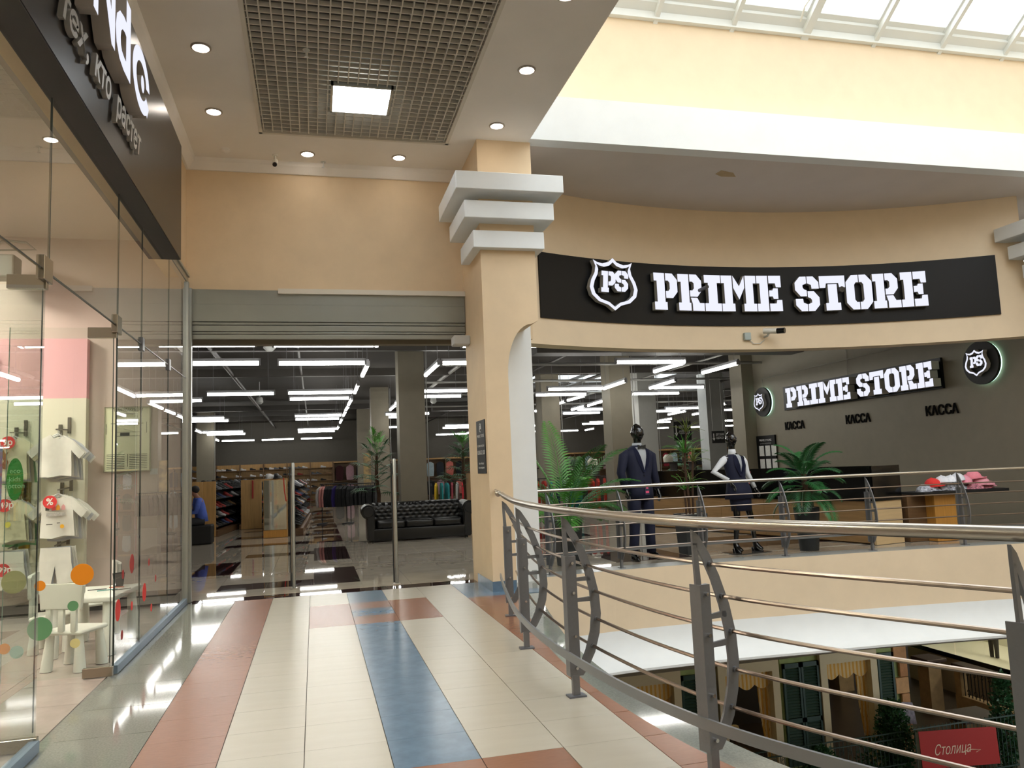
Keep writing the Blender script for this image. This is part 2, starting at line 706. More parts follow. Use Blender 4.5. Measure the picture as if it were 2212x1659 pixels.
# white band and cream drum below the skylight
bm = BM(); box(bm, 2.62, 14.4, 8.84, 9.05, 5.40, 5.975)
struct('trim_9', bm, WHITE)
bm = BM(); box(bm, 2.5, 14.4, 9.3, 9.5, 5.9, 7.44); box(bm, 2.62, 14.4, 8.9, 9.35, 5.90, 5.972)
struct('wall_skylight', bm, WALL2)
bm = BM(); box(bm, 2.62, 14.4, 9.265, 9.30, 5.975, 6.0)
struct('trim_10', bm, WHITE)
bm = BM(); box(bm, 2.5, 14.4, -4.1, -3.95, 5.4, 7.44); box(bm, 12.9, 14.6, -4, 9.4, 5.44, 7.44)
struct('wall_skylight_far', bm, WALL2)
bm = BM(); box(bm, 12.9, 14.5, -4, 9.3, 5.38, 5.44)
struct('ceiling_right', bm, CEIL)
for X in (2.5, 12.9):
    bm = BM(); prism(bm, [(9.4, 7.44), (2.7, 12.1), (-4.1, 7.44)], (X, 0, 0), (0, 1, 0), (0, 0, 1), (0.12, 0, 0))
    struct('wall_gable', bm, WALL2)

# ---- curved store wall
CX, CY, CR = 6.3, 2.25, 8.85


def arcp(a, r=CR, z=0.0):
    a = math.radians(a)
    return Vector((CX + r * math.sin(a), CY + r * math.cos(a), z))


def arcwall(a0, a1, z0, z1, r0, r1, n=40):
    bm = BM()
    R = []
    for i in range(n + 1):
        a = a0 + (a1 - a0) * i / n
        R.append([arcp(a, r0, z0), arcp(a, r1, z0), arcp(a, r1, z1), arcp(a, r0, z1)])
    rings(bm, R)
    return bm


w = struct('wall_curved', arcwall(-24.6, 31.8, 3.13, 5.42, CR, CR + 0.3), WALL2, smooth=True)
bm = BM(); box(bm, 2.0, 2.9, 10.09, 10.5, 3.13, 5.45)
struct('wall_column_return', bm, WALL)
# cash wall
bm = BM(); box(bm, 11.27, 11.6, 9.7, 18.7, 0, 4.4)
struct('wall_cash', bm, DWALL)
bm = BM(); box(bm, 10.93, 11.27, 18.35, 18.95, 0, 4.4)
box(bm, 11.27, 12.05, 18.6, 18.95, 0, 4.4)
struct('wall_cash_return', bm, DWALL)
bm = BM(); box(bm, 11.22, 11.27, 9.7, 9.95, 0, 3.13)
struct('trim_11', bm, mat('pale_edge', '#a9aaa4', 0.5))

# white pilaster behind the column
bm = bbox(2.22, 2.72, 9.56, 10.35, -0.35, 3.22, 0.004)
struct('wall_pilaster', bm, WHITE)
bm = BM(); box(bm, 2.60, 2.66, 9.553, 9.56, 0.02, 0.13)
struct('trim_12', bm, mat('socket_grey', '#9ca09e', 0.5))

# ---- column with stepped capital
def column(prefix, x0, x1, y0, y1, mirror, lab):
    t = thing('column', lab, 'column', ((x0 + x1) / 2, (y0 + y1) / 2, 0))
    bm = BM()
    if mirror:
        box(bm, x0, x1, y0, y1, 0, ZC)
    else:
        arc = [(2.40 - 0.15, 0.0), (2.245, 2.45)]
        for k in range(0, 11):
            a = k / 10 * PI / 2
            arc.append((2.245 + (1 - math.cos(a)) * 0.32, 2.50 + math.sin(a) * 0.62))
        arc.append((x1 + 0.0, 3.16))
        prism(bm, [(x0, 0)] + arc + [(x1, ZC), (x0, ZC)], (0, y0, 0), (1, 0, 0), (0, 0, 1), (0, 0.62, 0))
        box(bm, x0, x0 + 0.25, y0 + 0.62, y1, 0, ZC)
    obj('shaft', bm, WALL, t)
    for d, za, zb in ((0.335, 4.65, 4.862), (0.222, 4.343, 4.553), (0.106, 4.018, 4.228)):
        if mirror:
            bm = bbox(x0 - d, x1 + d, y0 - d, y1 + d, za, zb, 0.006, 1)
        else:
            bm = bbox(x0 - d, x1 + d * 0.88, y0 - d, min(y1 - 0.01, 9.56 + d), za, zb, 0.006, 1)
        obj('capital_slab', bm, WHITE, t)
    if not mirror:
        bm = BM()
        box(bm, x0 - 0.008, x0, y0 - 0.008, y1 - 0.3, 0, 0.115)
        box(bm, x0, 2.245, y0 - 0.008, y0, 0, 0.115)
        obj('skirting', bm, TBLUE, t)
    return t


column('c', 1.967, 2.645, 8.95, 10.09, False, 'cream square column with three white stepped slabs, at the left end of the near railing')
column('c', 10.9, 11.6, 8.3, 9.56, True, 'cream square column with white stepped slabs at the right end of the curved shop fascia')

# ---- skylight glazing
TH = math.radians(34)
sk = thing('skylight', 'sloping glazed roof light of white aluminium bars over the void', 'skylight', (7.5, 5.0, 7.44))
sw = mat('skylight_enamel', '#dfe3e0', 0.4)
LEN = (9.3 - 2.7) / math.cos(TH)
xs = [3.45 + 1.165 * i for i in range(9)]


def slope(x, y, dz=0.0):  # point on the north slope, dz off the plane
    return Vector((x, y, 7.50 + (9.3 - y) * math.tan(TH) + dz))


def slopebar(bm, x0, x1, ya, yb, d0, d1, side=1):
    P = []
    for y in (ya, yb):
        z = 7.50 + ((9.3 - y) if side == 1 else (y + 3.9)) * math.tan(TH)
        P.append([(x0, y, z + d0), (x1, y, z + d0), (x1, y, z + d1), (x0, y, z + d1)])
    rings(bm, P)


for i, x in enumerate(xs):
    w_ = 0.032 if i != 3 else 0.06
    for side, (ya, yb) in ((1, (9.3, 2.7)), (2, (-3.9, 2.7))):
        bm = BM()
        slopebar(bm, x - w_, x + w_, ya, yb, -0.13, 0.03, side)
        slopebar(bm, x - w_ - 0.03, x + w_ + 0.03, ya, yb, -0.02, 0.02, side)
        obj('glazing_bar', bm, sw, sk)
xs2 = [2.56] + xs + [12.9]
for i in range(len(xs2) - 1):
    a, b = xs2[i] + 0.03, xs2[i + 1] - 0.03
    for side, (ya, yb) in ((1, (9.22, 2.7)), (2, (-3.82, 2.7))):
        bm = BM()
        slopebar(bm, a, b, ya, yb, 0.025, 0.033, side)
        obj('pane', bm, SKYGLASS, sk)
    if b - a > 0.3:
        bm = BM()
        slopebar(bm, a, b, 9.24, 9.12, -0.05, 0.035)
        slopebar(bm, a + 0.01, b - 0.01, 9.12, 9.06, -0.01, 0.03)
        obj('sill_rail', bm, sw, sk)
for ya, yb in ((9.22, 9.34), (-3.95, -3.82)):
    bm = BM(); box(bm, 2.5, 12.9, ya, yb, 7.40, 7.50)
    obj('base_frame', bm, sw, sk)
bm = BM(); box(bm, 2.5, 12.9, 2.63, 2.77, 11.75, 12.0)
obj('ridge_beam', bm, sw, sk)
bm = BM()
tube(bm, [slope(6.80, 9.15, -0.05), slope(6.74, 8.95, -0.09), slope(6.83, 8.6, -0.1), slope(6.88, 8.1, -0.1), slope(6.86, 7.0, -0.12)], 0.014, 6)
tag(obj('cable', bm, PLAST, None, True), 'white cable running up beside the widest roof light bar', 'cable')

# ================================================================ STORE SHELL
bm = BM()
H1 = (7.0, 13.0, 24.2, 28.6)
box(bm, -9, 26, 11.3, H1[2], 4.35, 4.6)
box(bm, -9, 3.1, 10.6, 11.3, 4.35, 4.6)
box(bm, 9.5, 11.3, 10.75, 11.3, 4.35, 4.6)
box(bm, -9, 26, H1[3], 44, 4.35, 4.6)
box(bm, -9, H1[0], H1[2], H1[3], 4.35, 4.6)
box(bm, H1[1], 26, H1[2], H1[3], 4.35, 4.6)
struct('ceiling_store', bm, DCEIL)
bm = BM()
box(bm, H1[0] - .1, H1[0], H1[2] - .1, H1[3] + .1, 4.6, 5.4)
box(bm, H1[1], H1[1] + .1, H1[2] - .1, H1[3] + .1, 4.6, 5.4)
box(bm, H1[0], H1[1], H1[2] - .1, H1[2], 4.6, 5.4)
box(bm, H1[0], H1[1], H1[3], H1[3] + .1, 4.6, 5.4)
struct('wall_shop_skylight', bm, WHITE)
t = thing('skylight', 'small bright roof light far inside the shop, above the rows of tubes', 'skylight', (10, 26.4, 5.4))
for i in range(7):
    bm = BM(); box(bm, 6.97 + i, 7.03 + i, 24.2, 28.6, 5.36, 5.44); obj('glazing_bar', bm, sw, t)
for i in range(6):
    bm = BM(); box(bm, 7.03 + i, 7.97 + i, 24.2, 28.6, 5.395, 5.40); obj('pane', bm, SKYGLASS, t)
bm = BM(); box(bm, -9, 26, 43.6, 44, 0, 4.4); struct('wall_store_back', bm, mat('dark_back_wall', '#55514a', .7, noise=.05))
bm = BM(); box(bm, -9.2, -9, 10, 44, 0, 4.4); struct('wall_store_left', bm, DWALL)
bm = BM(); box(bm, 26, 26.2, 0, 44, 0, 4.4); struct('wall_store_right', bm, DWALL)
bm = BM(); box(bm, -9, -1.56, 10.10, 10.2, 0, 4.4); struct('wall_store_front', bm, DWALL)
bm = BM(); box(bm, 11.6, 26, 10.3, 10.5, 0, 4.4); struct('wall_store_front_right', bm, DWALL)
bm = BM(); box(bm, -1.6, 2.9, 10.45, 10.6, 3.12, 4.4)
struct('wall_store_header', bm, DWALL)
for i, (a, b, c, d) in enumerate(((7.35, 7.45, 24.2, 28.6), (8.72, 8.80, 24.2, 28.6), (7.0, 13.0, 26.08, 26.16), (7.0, 13.0, 27.81, 27.89))):
    bm = BM(); box(bm, a, b, c, d, 4.34, 4.42)
    o = obj('ceiling_beam', bm, DMET); o['kind'] = 'structure'
# beams, ducts and pipes
for i, y in enumerate((12.9, 16.6, 20.9, 31.5, 37)):
    bm = BM(); box(bm, -9, 26, y, y + 0.16, 4.0, 4.2)
    o = obj('ceiling_beam', bm, DMET); o['kind'] = 'structure'
for i, x in enumerate((-5.2, -2.0, -0.3, 3.6, 5.9, 8.3, 10.1, 13.5, 17)):
    bm = BM()
    tube(bm, [(x, 10.7, 4.05), (x + 0.02, 43.5, 4.05)], 0.05 if i % 2 else 0.03, 8)
    tag(obj('ceiling_pipe', bm, DMET if i % 3 else PIPE, None, True), 'long straight pipe running into the depth under the shop ceiling, %s from the left' % ['first', 'second', 'third', 'fourth', 'fifth', 'sixth', 'seventh', 'eighth', 'ninth'][i], 'pipe', 'pipes under the shop ceiling')
for i, y in enumerate((14.6, 17.9, 21.4, 25.0, 29.5)):
    bm = BM(); tube(bm, [(3.0, y, 3.85), (25, y, 3.85)], 0.035, 8)
    tag(obj('ceiling_pipe', bm, PIPE, None, True), 'grey crosswise pipe under the shop ceiling above the mannequins, %s from the front' % ['first', 'second', 'third', 'fourth', 'fifth'][i], 'pipe', 'crosswise pipes under the shop ceiling')
for i, y in enumerate((15.4, 30.2)):
    bm = BM(); box(bm, 4.5, 10.8, y, y + 0.5, 3.75, 4.05)
    tag(obj('air_duct', bm, DMET), ['nearer', 'farther'][i] + ' dark square air duct crossing the shop ceiling', 'duct')
# store columns
ci = 0
col_l = ['broad taupe column directly behind the black sofa', 'taupe column behind the palm beside the sofa', 'far slim looking taupe column past the clothes racks',
         'dark taupe column behind the suited mannequin', 'light grey column right behind the suited mannequin head', 'pale grey column behind the fan palm near the cash wall', 'taupe column left behind the tall areca palm', 'far taupe column behind the tall areca palm', 'far grey column at the left end of the shoe wall', 'pale far column between the two mannequins', 'far column seen left of the suited mannequin']
for (x, y, w_) in ((1.90, 18.0, .6), (1.90, 27, .6), (1.90, 36, .6), (7.55, 19.2, .6), (9.9, 22.8, .6), (12.9, 24, .65), (6.5, 22, .55), (8.6, 29.6, .6), (-4.9, 36, .7), (12.9, 31.5, .6), (7.1, 34, .6)):
    t = thing('store_column', col_l[ci], 'column', (x + w_ / 2, y + .3, 0))
    lite = ci in (4, 5, 9)
    bm = BM(); box(bm, x, x + w_, y, y + .6, 0, 4.35 if ci != 0 else 4.35)
    obj('shaft', bm, mat('pale_store_column', '#a5a5a0', 0.6, noise=0.04) if lite else DWALL, t)
    bm = BM()
    tube(bm, [(x + w_ + 0.04, y - .02, 0), (x + w_ + 0.04, y - 0.02, 4.3)], 0.014, 6)
    obj('conduit', bm, PIPE, t)
    ci += 1

# ---- LED tube lamps (plan positions x0, y0, x1, y1)
TUBES = [
    (-1.69, 11.86, -0.79, 11.86), (-0.56, 11.91, 0.9, 11.91), (0.94, 11.96, 0.95, 11.5), (-1.97, 13.8, -0.85, 13.8),
    (-0.57, 13.86, 0.89, 13.86), (0.95, 15.74, 0.95, 14.0), (0.96, 18.99, 0.95, 17.19), (-2.37, 18.83, -0.85, 18.83),
    (-0.58, 18.84, 0.9, 18.84), (-0.59, 20.3, 0.9, 20.3), (0.95, 22.24, 0.96, 20.49), (0.94, 24.09, 0.97, 22.61),
    (0.95, 26.27, 0.96, 24.52), (-3.9, 20.25, -2.63, 20.25), (-4.2, 26.09, -2.72, 26.09), (-4.2, 27.33, -2.72, 27.33),
    (-0.61, 26.08, 0.89, 26.08), (-0.64, 27.58, 0.89, 27.58), (0.95, 29.81, 0.96, 27.73), (-4.41, 31.97, -4.43, 33.77),
    (-4.38, 33.8, -2.8, 33.8), (-4.46, 35.56, -2.83, 35.56), (-0.64, 33.65, 0.91, 33.65), (-0.67, 35.36, 0.89, 35.36),
    (0.96, 33.81, 0.97, 31.88), (-4.57, 39.6, -4.6, 41.3), (-4.52, 41.7, -2.89, 41.7), (-2.6, 41.7, -0.97, 41.7),
    (-0.68, 41.7, 0.94, 41.7), (2.22, 15.74, 2.22, 13.98), (2.26, 13.98, 3.75, 13.98), (2.3, 18.9, 3.78, 18.9),
    (2.3, 20.28, 3.8, 20.28), (2.3, 24.35, 2.3, 22.46), (2.26, 22.22, 2.26, 20.6), (2.3, 26.25, 3.8, 26.25),
    (2.3, 27.6, 3.8, 27.6), (2.3, 33.62, 3.8, 33.62), (5.5, 33.72, 6.93, 33.72), (5.7, 35.52, 7.28, 35.52),
    (6.31, 41.7, 8.02, 41.7), (7.99, 41.6, 7.9, 39.79), (2.27, 12.0, 3.75, 12.0), (5.67, 14.02, 7.14, 14.02),
    (7.17, 15.59, 7.2, 14.16), (8.49, 15.9, 8.47, 14.3), (5.76, 18.96, 7.25, 18.96), (7.31, 19.01, 7.23, 17.3),
    (8.63, 19.08, 8.51, 17.27), (8.7, 19.0, 10.16, 19.0), (8.73, 20.59, 10.23, 20.59), (5.82, 20.4, 7.36, 20.4),
    (7.41, 22.31, 7.44, 20.83), (7.49, 24.41, 7.42, 22.58), (7.55, 26.39, 7.45, 24.48), (8.81, 24.42, 8.68, 22.47),
    (8.79, 26.07, 8.75, 24.6), (8.98, 26.12, 10.4, 26.12), (9.04, 27.85, 10.49, 27.85), (8.99, 29.4, 8.93, 27.98),
    (12.62, 26.64, 14.19, 26.64), (14.21, 26.59, 14.14, 24.86), (12.57, 27.96, 13.92, 27.96), (14.38, 30.09, 14.21, 28.12),
    (15.69, 30.5, 15.58, 28.9), (14.62, 34.44, 14.42, 32.33), (15.94, 34.5, 15.92, 32.9), (15.66, 35.7, 17.16, 35.7),
    (12.3, 34.11, 13.8, 34.11), (12.4, 35.42, 14.0, 35.42), (15.66, 28.07, 17.16, 28.07), (19.4, 35.98, 20.9, 35.98),
    (22.5, 41.59, 24.0, 41.59), (13.08, 41.72, 14.41, 41.72), (14.83, 41.8, 14.72, 39.98), (18.5, 41.9, 20, 41.9),
    (20.9, 41.9, 22.3, 41.9), (22.16, 41.9, 21.88, 40.4), (9.1, 35.59, 10.6, 35.59), (10.9, 41.48, 12.4, 41.48)]
TE = emis('tube_glow', '#fdfbf4', 17)
TB = mat('tube_housing', '#77777a', 0.5)
tcache = {}
ORD = ['first', 'second', 'third', 'fourth', 'fifth', 'sixth', 'seventh', 'eighth', 'ninth', 'tenth', 'eleventh', 'twelfth', 'thirteenth', 'fourteenth', 'fifteenth', 'sixteenth', 'seventeenth', 'eighteenth', 'nineteenth']
tube_label = {}
for reg in (0, 1):
    for cr in (0, 1):
        Tl = [t_ for t_ in TUBES if ((t_[0] + t_[2]) / 2 >= (t_[1] + t_[3]) / 2 * 0.19) == bool(reg) and (abs(t_[2] - t_[0]) > abs(t_[3] - t_[1])) == bool(cr)]
        Tl.sort(key=lambda t_: t_[1] + t_[3])
        rows_ = []
        for t_ in Tl:
            if rows_ and abs((t_[1] + t_[3]) / 2 - (rows_[-1][0][1] + rows_[-1][0][3]) / 2) < .7: rows_[-1].append(t_)
            else: rows_.append([t_])
        for i_, r_ in enumerate(rows_):
            r_.sort(key=lambda t_: t_[0])
            for j_, t_ in enumerate(r_):
                tube_label[t_] = '%s tube lamp over %s, %s row from the front, %s from left' % ('crosswise' if cr else 'lengthwise', 'the mannequin side' if reg else 'the sofa side', ORD[i_], ORD[j_])
for (x0, y0, x1, y1) in TUBES:
    L = math.hypot(x1 - x0, y1 - y0)
    a = math.atan2(y1 - y0, x1 - x0)
    cross = abs(x1 - x0) > abs(y1 - y0)
    t = thing('tube_lamp', tube_label[(x0, y0, x1, y1)], 'lamp', ((x0 + x1) / 2, (y0 + y1) / 2, 3.35), a, 'tube lamps under the shop ceiling')
    key = round(L, 1)
    if key not in tcache:
        bm = BM(); tube(bm, [(-key / 2 + .03, 0, 0), (key / 2 - .03, 0, 0)], 0.036, 10)
        o1 = obj('tube', bm, TE, t, True, world=False)
        bm = BM(); box(bm, -key / 2, key / 2, -.02, .02, .030, .085)
        box(bm, -key / 2, -key / 2 + .03, -.035, .035, -.035, .06); box(bm, key / 2 - .03, key / 2, -.035, .035, -.035, .06)
        for sx in (-.4, .4):
            tube(bm, [(sx * key, 0, .08), (sx * key, 0, .98)], 0.004, 4)
        o2 = obj('housing', bm, TB, t, world=False)
        tcache[key] = (o1, o2)
    else:
        for o in tcache[key]:
            copyobj(o, t)
# round speakers and sensors under the store ceiling
for i, (x, y) in enumerate(((-.75, 14.5), (-1.6, 25.0), (3.4, 12.6), (3.9, 26))):
    bm = BM(); lathe(bm, [(0.03, 3.9), (0.09, 3.86), (0.11, 3.72), (0.05, 3.66)], x, y, 12); tube(bm, [(x, y, 3.9), (x, y, 4.35)], .01, 4)
    tag(obj('ceiling_speaker', bm, PLASTG, None, True), ['small grey dome hanging between the two nearest tube rows at the left entrance', 'small grey dome far back over the shoe racks', 'small grey dome near the lintel beside the white pilaster', 'far grey dome over the clothes rails right of the big column'][i], 'speaker')

# ================================================================ ROLLER SHUTTER over the entrance
t = thing('roller_shutter', 'raised grey metal roller shutter across the top of the left shop entrance', 'shutter', (0.3, 10.0, 3.12))
bm = BM(); box(bm, -1.42, 1.96, 10.03, 10.09, 3.55, 3.735); obj('cover_plate', bm, SHUT, t)
bm = BM(); box(bm, -1.42, 1.96, 10.02, 10.09, 3.335, 3.547); obj('cover_plate', bm, SHUT, t)
for i, (a, b) in enumerate(((3.295, 3.330), (3.215, 3.290), (3.185, 3.208), (3.12, 3.178))):
    bm = bbox(-1.42, 1.96, 10.035 + 0.006 * i, 10.09, a, b, 0.006, 2); obj('slat', bm, SHUT, t)
bm = BM(); box(bm, -0.41, 1.966, 9.99, 10.09, 3.688, 3.75)
obj('cable_trunking', bm, mat('trunking', '#d9d2c4', 0.5), t)

# ---- steel posts of the entrance gates
for i, (x, y, h) in enumerate(((-0.27, 10.5, 1.585), (0.995, 10.2, 1.585))):
    t = thing('security_gate', ['left', 'right'][i] + ' tall brushed steel gate post standing in the shop entrance', 'gate', (x, y, 0))
    bm = BM(); lathe(bm, [(0.022, 0.0), (0.022, h - .02), (0.016, h)], x, y, 16); obj('post', bm, ALU, t, True)
    bm = BM(); lathe(bm, [(0.05, 0.0), (0.05, 0.008), (0.03, .012)], x, y, 16); obj('foot', bm, STEEL, t, True)
    bm = BM(); box(bm, x - .044, x - .028, y - .015, y + .015, .03, h - .06); obj('antenna_strip', bm, BLKM, t)
    bm = BM(); box(bm, x - .03, x - .02, y - .012, y + .012, .2, h - .2); obj('clip', bm, STEEL, t)

# ================================================================ GLASS FRONT of the left shop
GX = -1.47
front = thing('glass_shopfront', 'full height frameless glass front with steel corner frame along the left side', 'shopfront', (GX, 6.5, 0))


def pane(name, x0, x1, y0, y1, z0, z1, par):
    bm = BM(); box(bm, x0, x1, y0, y1, z0, z1)
    return obj(name, bm, GLASS, par)


gedges = [(6.56, 7.43), (7.435, 8.75), (8.755, 9.90)]
for a, b in gedges:
    pane('pane', GX - .005, GX + .005, a, b - .004, 0.06, 2.62, front)
    pane('pane', GX - .005, GX + .005, a, b - .004, 2.63, 3.80, front)
pane('pane', GX - .005, GX + .005, 4.92, 6.552, 2.63, 3.80, front)
pane('pane', GX - .005, GX + .005, 3.3, 4.914, 2.63, 3.80, front)
pane('pane', GX - .005, GX + .005, 3.3, 4.86, 0.06, 2.62, front)
pane('pane', GX - .005, GX + .005, 1.6, 3.29, 0.06, 3.80, front)
pane('pane', GX - .005, GX + .005, -0.2, 1.59, 0.06, 3.80, front)
pane('pane', GX - .005, GX + .005, -4.0, -0.21, 0.06, 3.80, front)
gj = mat('dark_joint', '#2c332e', 0.4)
bm = BM()
for y in (7.432, 8.752, 6.556):
    box(bm, GX - .006, GX + .006, y - .003, y + .003, 0.06, 3.8)
for y in (4.917, 3.295):
    box(bm, GX - .006, GX + .006, y - .003, y + .003, 2.62, 3.8)
box(bm, GX - .006, GX + .006, 3.3, 9.9, 2.621, 2.629)
obj('silicone_joint', bm, gj, front)
bm = BM()
box(bm, GX - .05, GX + .012, -4, 10.0, 3.80, 3.87)
box(bm, GX - .03, GX + .03, -4, 10.0, 3.87, 3.90)
obj('head_rail', bm, ALU, front)
bm = bbox(GX - .03, GX + .03, 9.90, 9.955, 0, 3.80, .004, 1); obj('corner_mullion', bm, ALU, front)
bm = bbox(GX + .0, GX + .055, 9.96, 10.03, 0, 3.735, .004, 1); obj('corner_mullion', bm, ALU, front)
bm = BM(); box(bm, GX - .025, GX + .025, 6.58, 9.96, 0, 0.06); box(bm, GX - .025, GX + .025, -4, 4.86, 0, 0.06)
obj('floor_channel', bm, mat('channel_blue', '#7f93a6', 0.35, metal=0.5), front)
PATCH = mat('patch_steel', '#a39a8c', 0.25, metal=0.9)
for i, y in enumerate((7.432, 8.752)):
    bm = bbox(GX - .02, GX + .02, y - .045, y + .045, 2.565, 2.685, .004, 1); obj('clamp', bm, mat('clamp_dark', '#55565a', 0.4, metal=.6), front)
for y in (6.56, 4.88):
    bm = bbox(GX - .022, GX + .022, y - .10, y + .05, 2.56, 2.70, .003, 1)
    obj('clamp', bm, PATCH, front)
# open glass door leaves (swung inwards)
for i, (y, lab) in enumerate(((6.50, 'open glass door leaf with coloured dots, nearer the shop entrance corner'), (4.87, 'open glass door leaf at the left edge of the picture'))):
    d = thing('glass_door', lab, 'door', (GX, y, 0))
    pane('pane', GX - .72, GX - .012, y - .005, y + .005, 0.02, 2.60, d)
    bm = BM(); box(bm, GX - .0135, GX - .009, y - .006, y + .006, 0.10, 2.56); obj('edge_seal', bm, gj, d)
    bm = BM(); box(bm, GX - .7225, GX - .72, y - .006, y + .006, 0.02, 2.60); obj('edge_seal', bm, mat('glass_edge', '#8ea69a', .2), d)
    bm = bbox(GX - .19, GX + .012, y - .02, y + .02, 0.006, 0.075, .002, 1); obj('patch_fitting', bm, PATCH, d)
    bm = bbox(GX - .19, GX + .012, y - .02, y + .02, 2.52, 2.60, .002, 1); obj('patch_fitting', bm, PATCH, d)
# dots stuck on the glass


def disc(name, c, U, V, ru, rv, m, label, th=(0, 0, 0)):
    bm = BM()
    pts = [(ru * math.cos(2 * PI * k / 28), rv * math.sin(2 * PI * k / 28)) for k in range(28)]
    prism(bm, pts, c, U, V, th)
    return tag(obj(name, bm, m), label, 'sticker')


yl = 6.494
OR = mat('dot_orange', '#e08a10', .5); GN = mat('dot_green', '#5f9468', .5); YL = mat('dot_yellow', '#cfc88a', .5); OL = mat('dot_olive', '#a8a873', .5); RD = mat('dot_red', '#d8281c', .5); TL = mat('dot_teal', '#9dc1b4', .5)
RDD = mat('dot_dark_red', '#a02a24', .5)
for (x, z, r, m, l) in ((-1.672, .752, .078, OR, 'large orange dot sticker on the open glass door'), (-1.95, .69, .037, OR, 'small orange dot sticker left of the large orange one'),
                        (-1.73, .53, .037, GN, 'small green dot sticker below the large orange one'), (-1.945, .385, .083, GN, 'large green dot sticker low on the glass door'),
                        (-1.712, .262, .034, YL, 'pale yellow dot sticker near the chair leg'), (-2.12, .73, .082, OL, 'large olive dot sticker at the left edge of the door'),
                        (-2.17, .265, .038, OR, 'faded orange dot sticker at the bottom left of the door'), (-2.09, .235, .045, TL, 'pale teal dot sticker at the bottom left of the door')):
    disc('dot_sticker', (x, yl, z), (1, 0, 0), (0, 0, 1), r, r, m, l, (0, -.001, 0))
for (y, z, r, m, l) in ((7.12, .75, .078, RDD, 'dark red dot sticker, highest large one on the side glass'), (7.81, .69, .034, RDD, 'small dark red dot sticker, farthest and highest on the side glass'),
                        (6.81, .70, .036, RDD, 'small dark red dot sticker over the pencil cup'), (8.12, .51, .034, RDD, 'small dark red dot sticker nearest the corner frame'),
                        (7.62, .45, .078, RD, 'bright red large dot sticker, farther one on the side glass'), (6.66, .45, .082, RD, 'bright red large dot sticker in front of the table leg'),
                        (7.13, .41, .036, RD, 'small bright red dot sticker between two large ones'), (7.93, .27, .036, RD, 'small red dot sticker low near the corner frame'),
                        (6.80, .24, .036, RDD, 'small dark red dot sticker lowest on the side glass')):
    disc('dot_sticker', (GX + .0055, y, z), (0, 1, 0), (0, 0, 1), r, r, m, l, (.001, 0, 0))
t = tag(obj('oval_sticker', (lambda b: (prism(b, [(.055 * math.cos(2 * PI * k / 28), .155 * math.sin(2 * PI * k / 28)) for k in range(28)], (-2.13, yl, 1.47), (1, 0, 0), (0, 0, 1), (0, -.002, 0)), b)[1])(BM()), mat('sticker_green', '#2c8a35', .5)), 'green oval sticker on the open glass door', 'sticker')
for z, s in ((1.53, 'eco'), (1.47, 'kids'), (1.42, 'cotton')):
    textobj('print', s, .05, .001, mat('sticker_print', '#9fd09b', .5), (-2.13, yl - .0035, z), (1, 0, 0), (0, 0, 1), t)
bm = BM(); box(bm, -2.42, -2.215, yl - .002, yl, 1.25, 1.72)
tag(obj('blue_poster', bm, mat('poster_blue', '#3c8fc4', .5, noise=.3, nscale=22, col2='#c05a5a')), 'blue sheet with small pictures at the left edge of the door glass', 'poster')

# ================================================================ SIGN of the left shop
sg = thing('shop_sign', 'brown black fascia sign with big lit letters along the top left', 'sign', (-1.4, 5, 4.3))
bm = BM(); box(bm, -1.5, -1.31, -3, 8.5, 3.69, 4.912); obj('panel', bm, BROWNP, sg)
bm = BM(); box(bm, -1.49, -1.314, -3, 8.49, 3.684, 3.69); obj('underside', bm, BLKM, sg)
U_, V_ = (0, 1, 0), (0, 0, 1)   # reading direction runs away from the camera


def extr_text(name, s, size, depth, y, z, par, faces, bold=.0, shear=0.0, fit=None):
    return textobj(name, s, size, depth, faces, (-1.31 + depth / 2 + .012, y, z), U_, V_, par, shear, bold, fit)


sidem = mat('letter_side_warm', '#a8a098', .5)
extr_text('letter', 'N', .96, .10, 4.94, 4.46, sg, [LETE, sidem], .02, 0, .50)
extr_text('letter', 'd', .74, .10, 5.42, 4.39, sg, [LETE, sidem], .02, 0, .42)
bm = BM()
N_ = 40
po, pi_ = [], []
for k in range(N_ + 1):
    a = math.radians(8 + 318 * k / N_)
    po.append((.29 * math.cos(a), .235 * math.sin(a)))
    pi_.append((.17 * math.cos(a), .135 * math.sin(a)))
prism(bm, po + pi_[::-1], (-1.298, 5.98, 4.355), U_, V_, (.10, 0, 0), 1)
prism(bm, [(.055 * math.cos(2 * PI * k / 16), .065 * math.sin(2 * PI * k / 16)) for k in range(16)], (-1.298, 6.02, 4.35), U_, V_, (.10, 0, 0), 1)
prism(bm, [(.155, -.05), (.265, -.10), (.20, -.20), (.13, -.13)], (-1.298, 5.98, 4.355), U_, V_, (.10, 0, 0), 1)
obj('letter', bm, [sidem, LETE], sg)
for wd, ya, yb in (('для', 3.83, 4.22), ('тех,', 4.36, 4.88), ('кто', 5.01, 5.41), ('растет', 5.54, 6.33)):
    textobj('small_word', wd, .27, .03, mat('small_letter_metal', '#a7a49e', .35, metal=.5), (-1.285, (ya + yb) / 2, 3.99), U_, V_, sg, .25, .006, yb - ya)

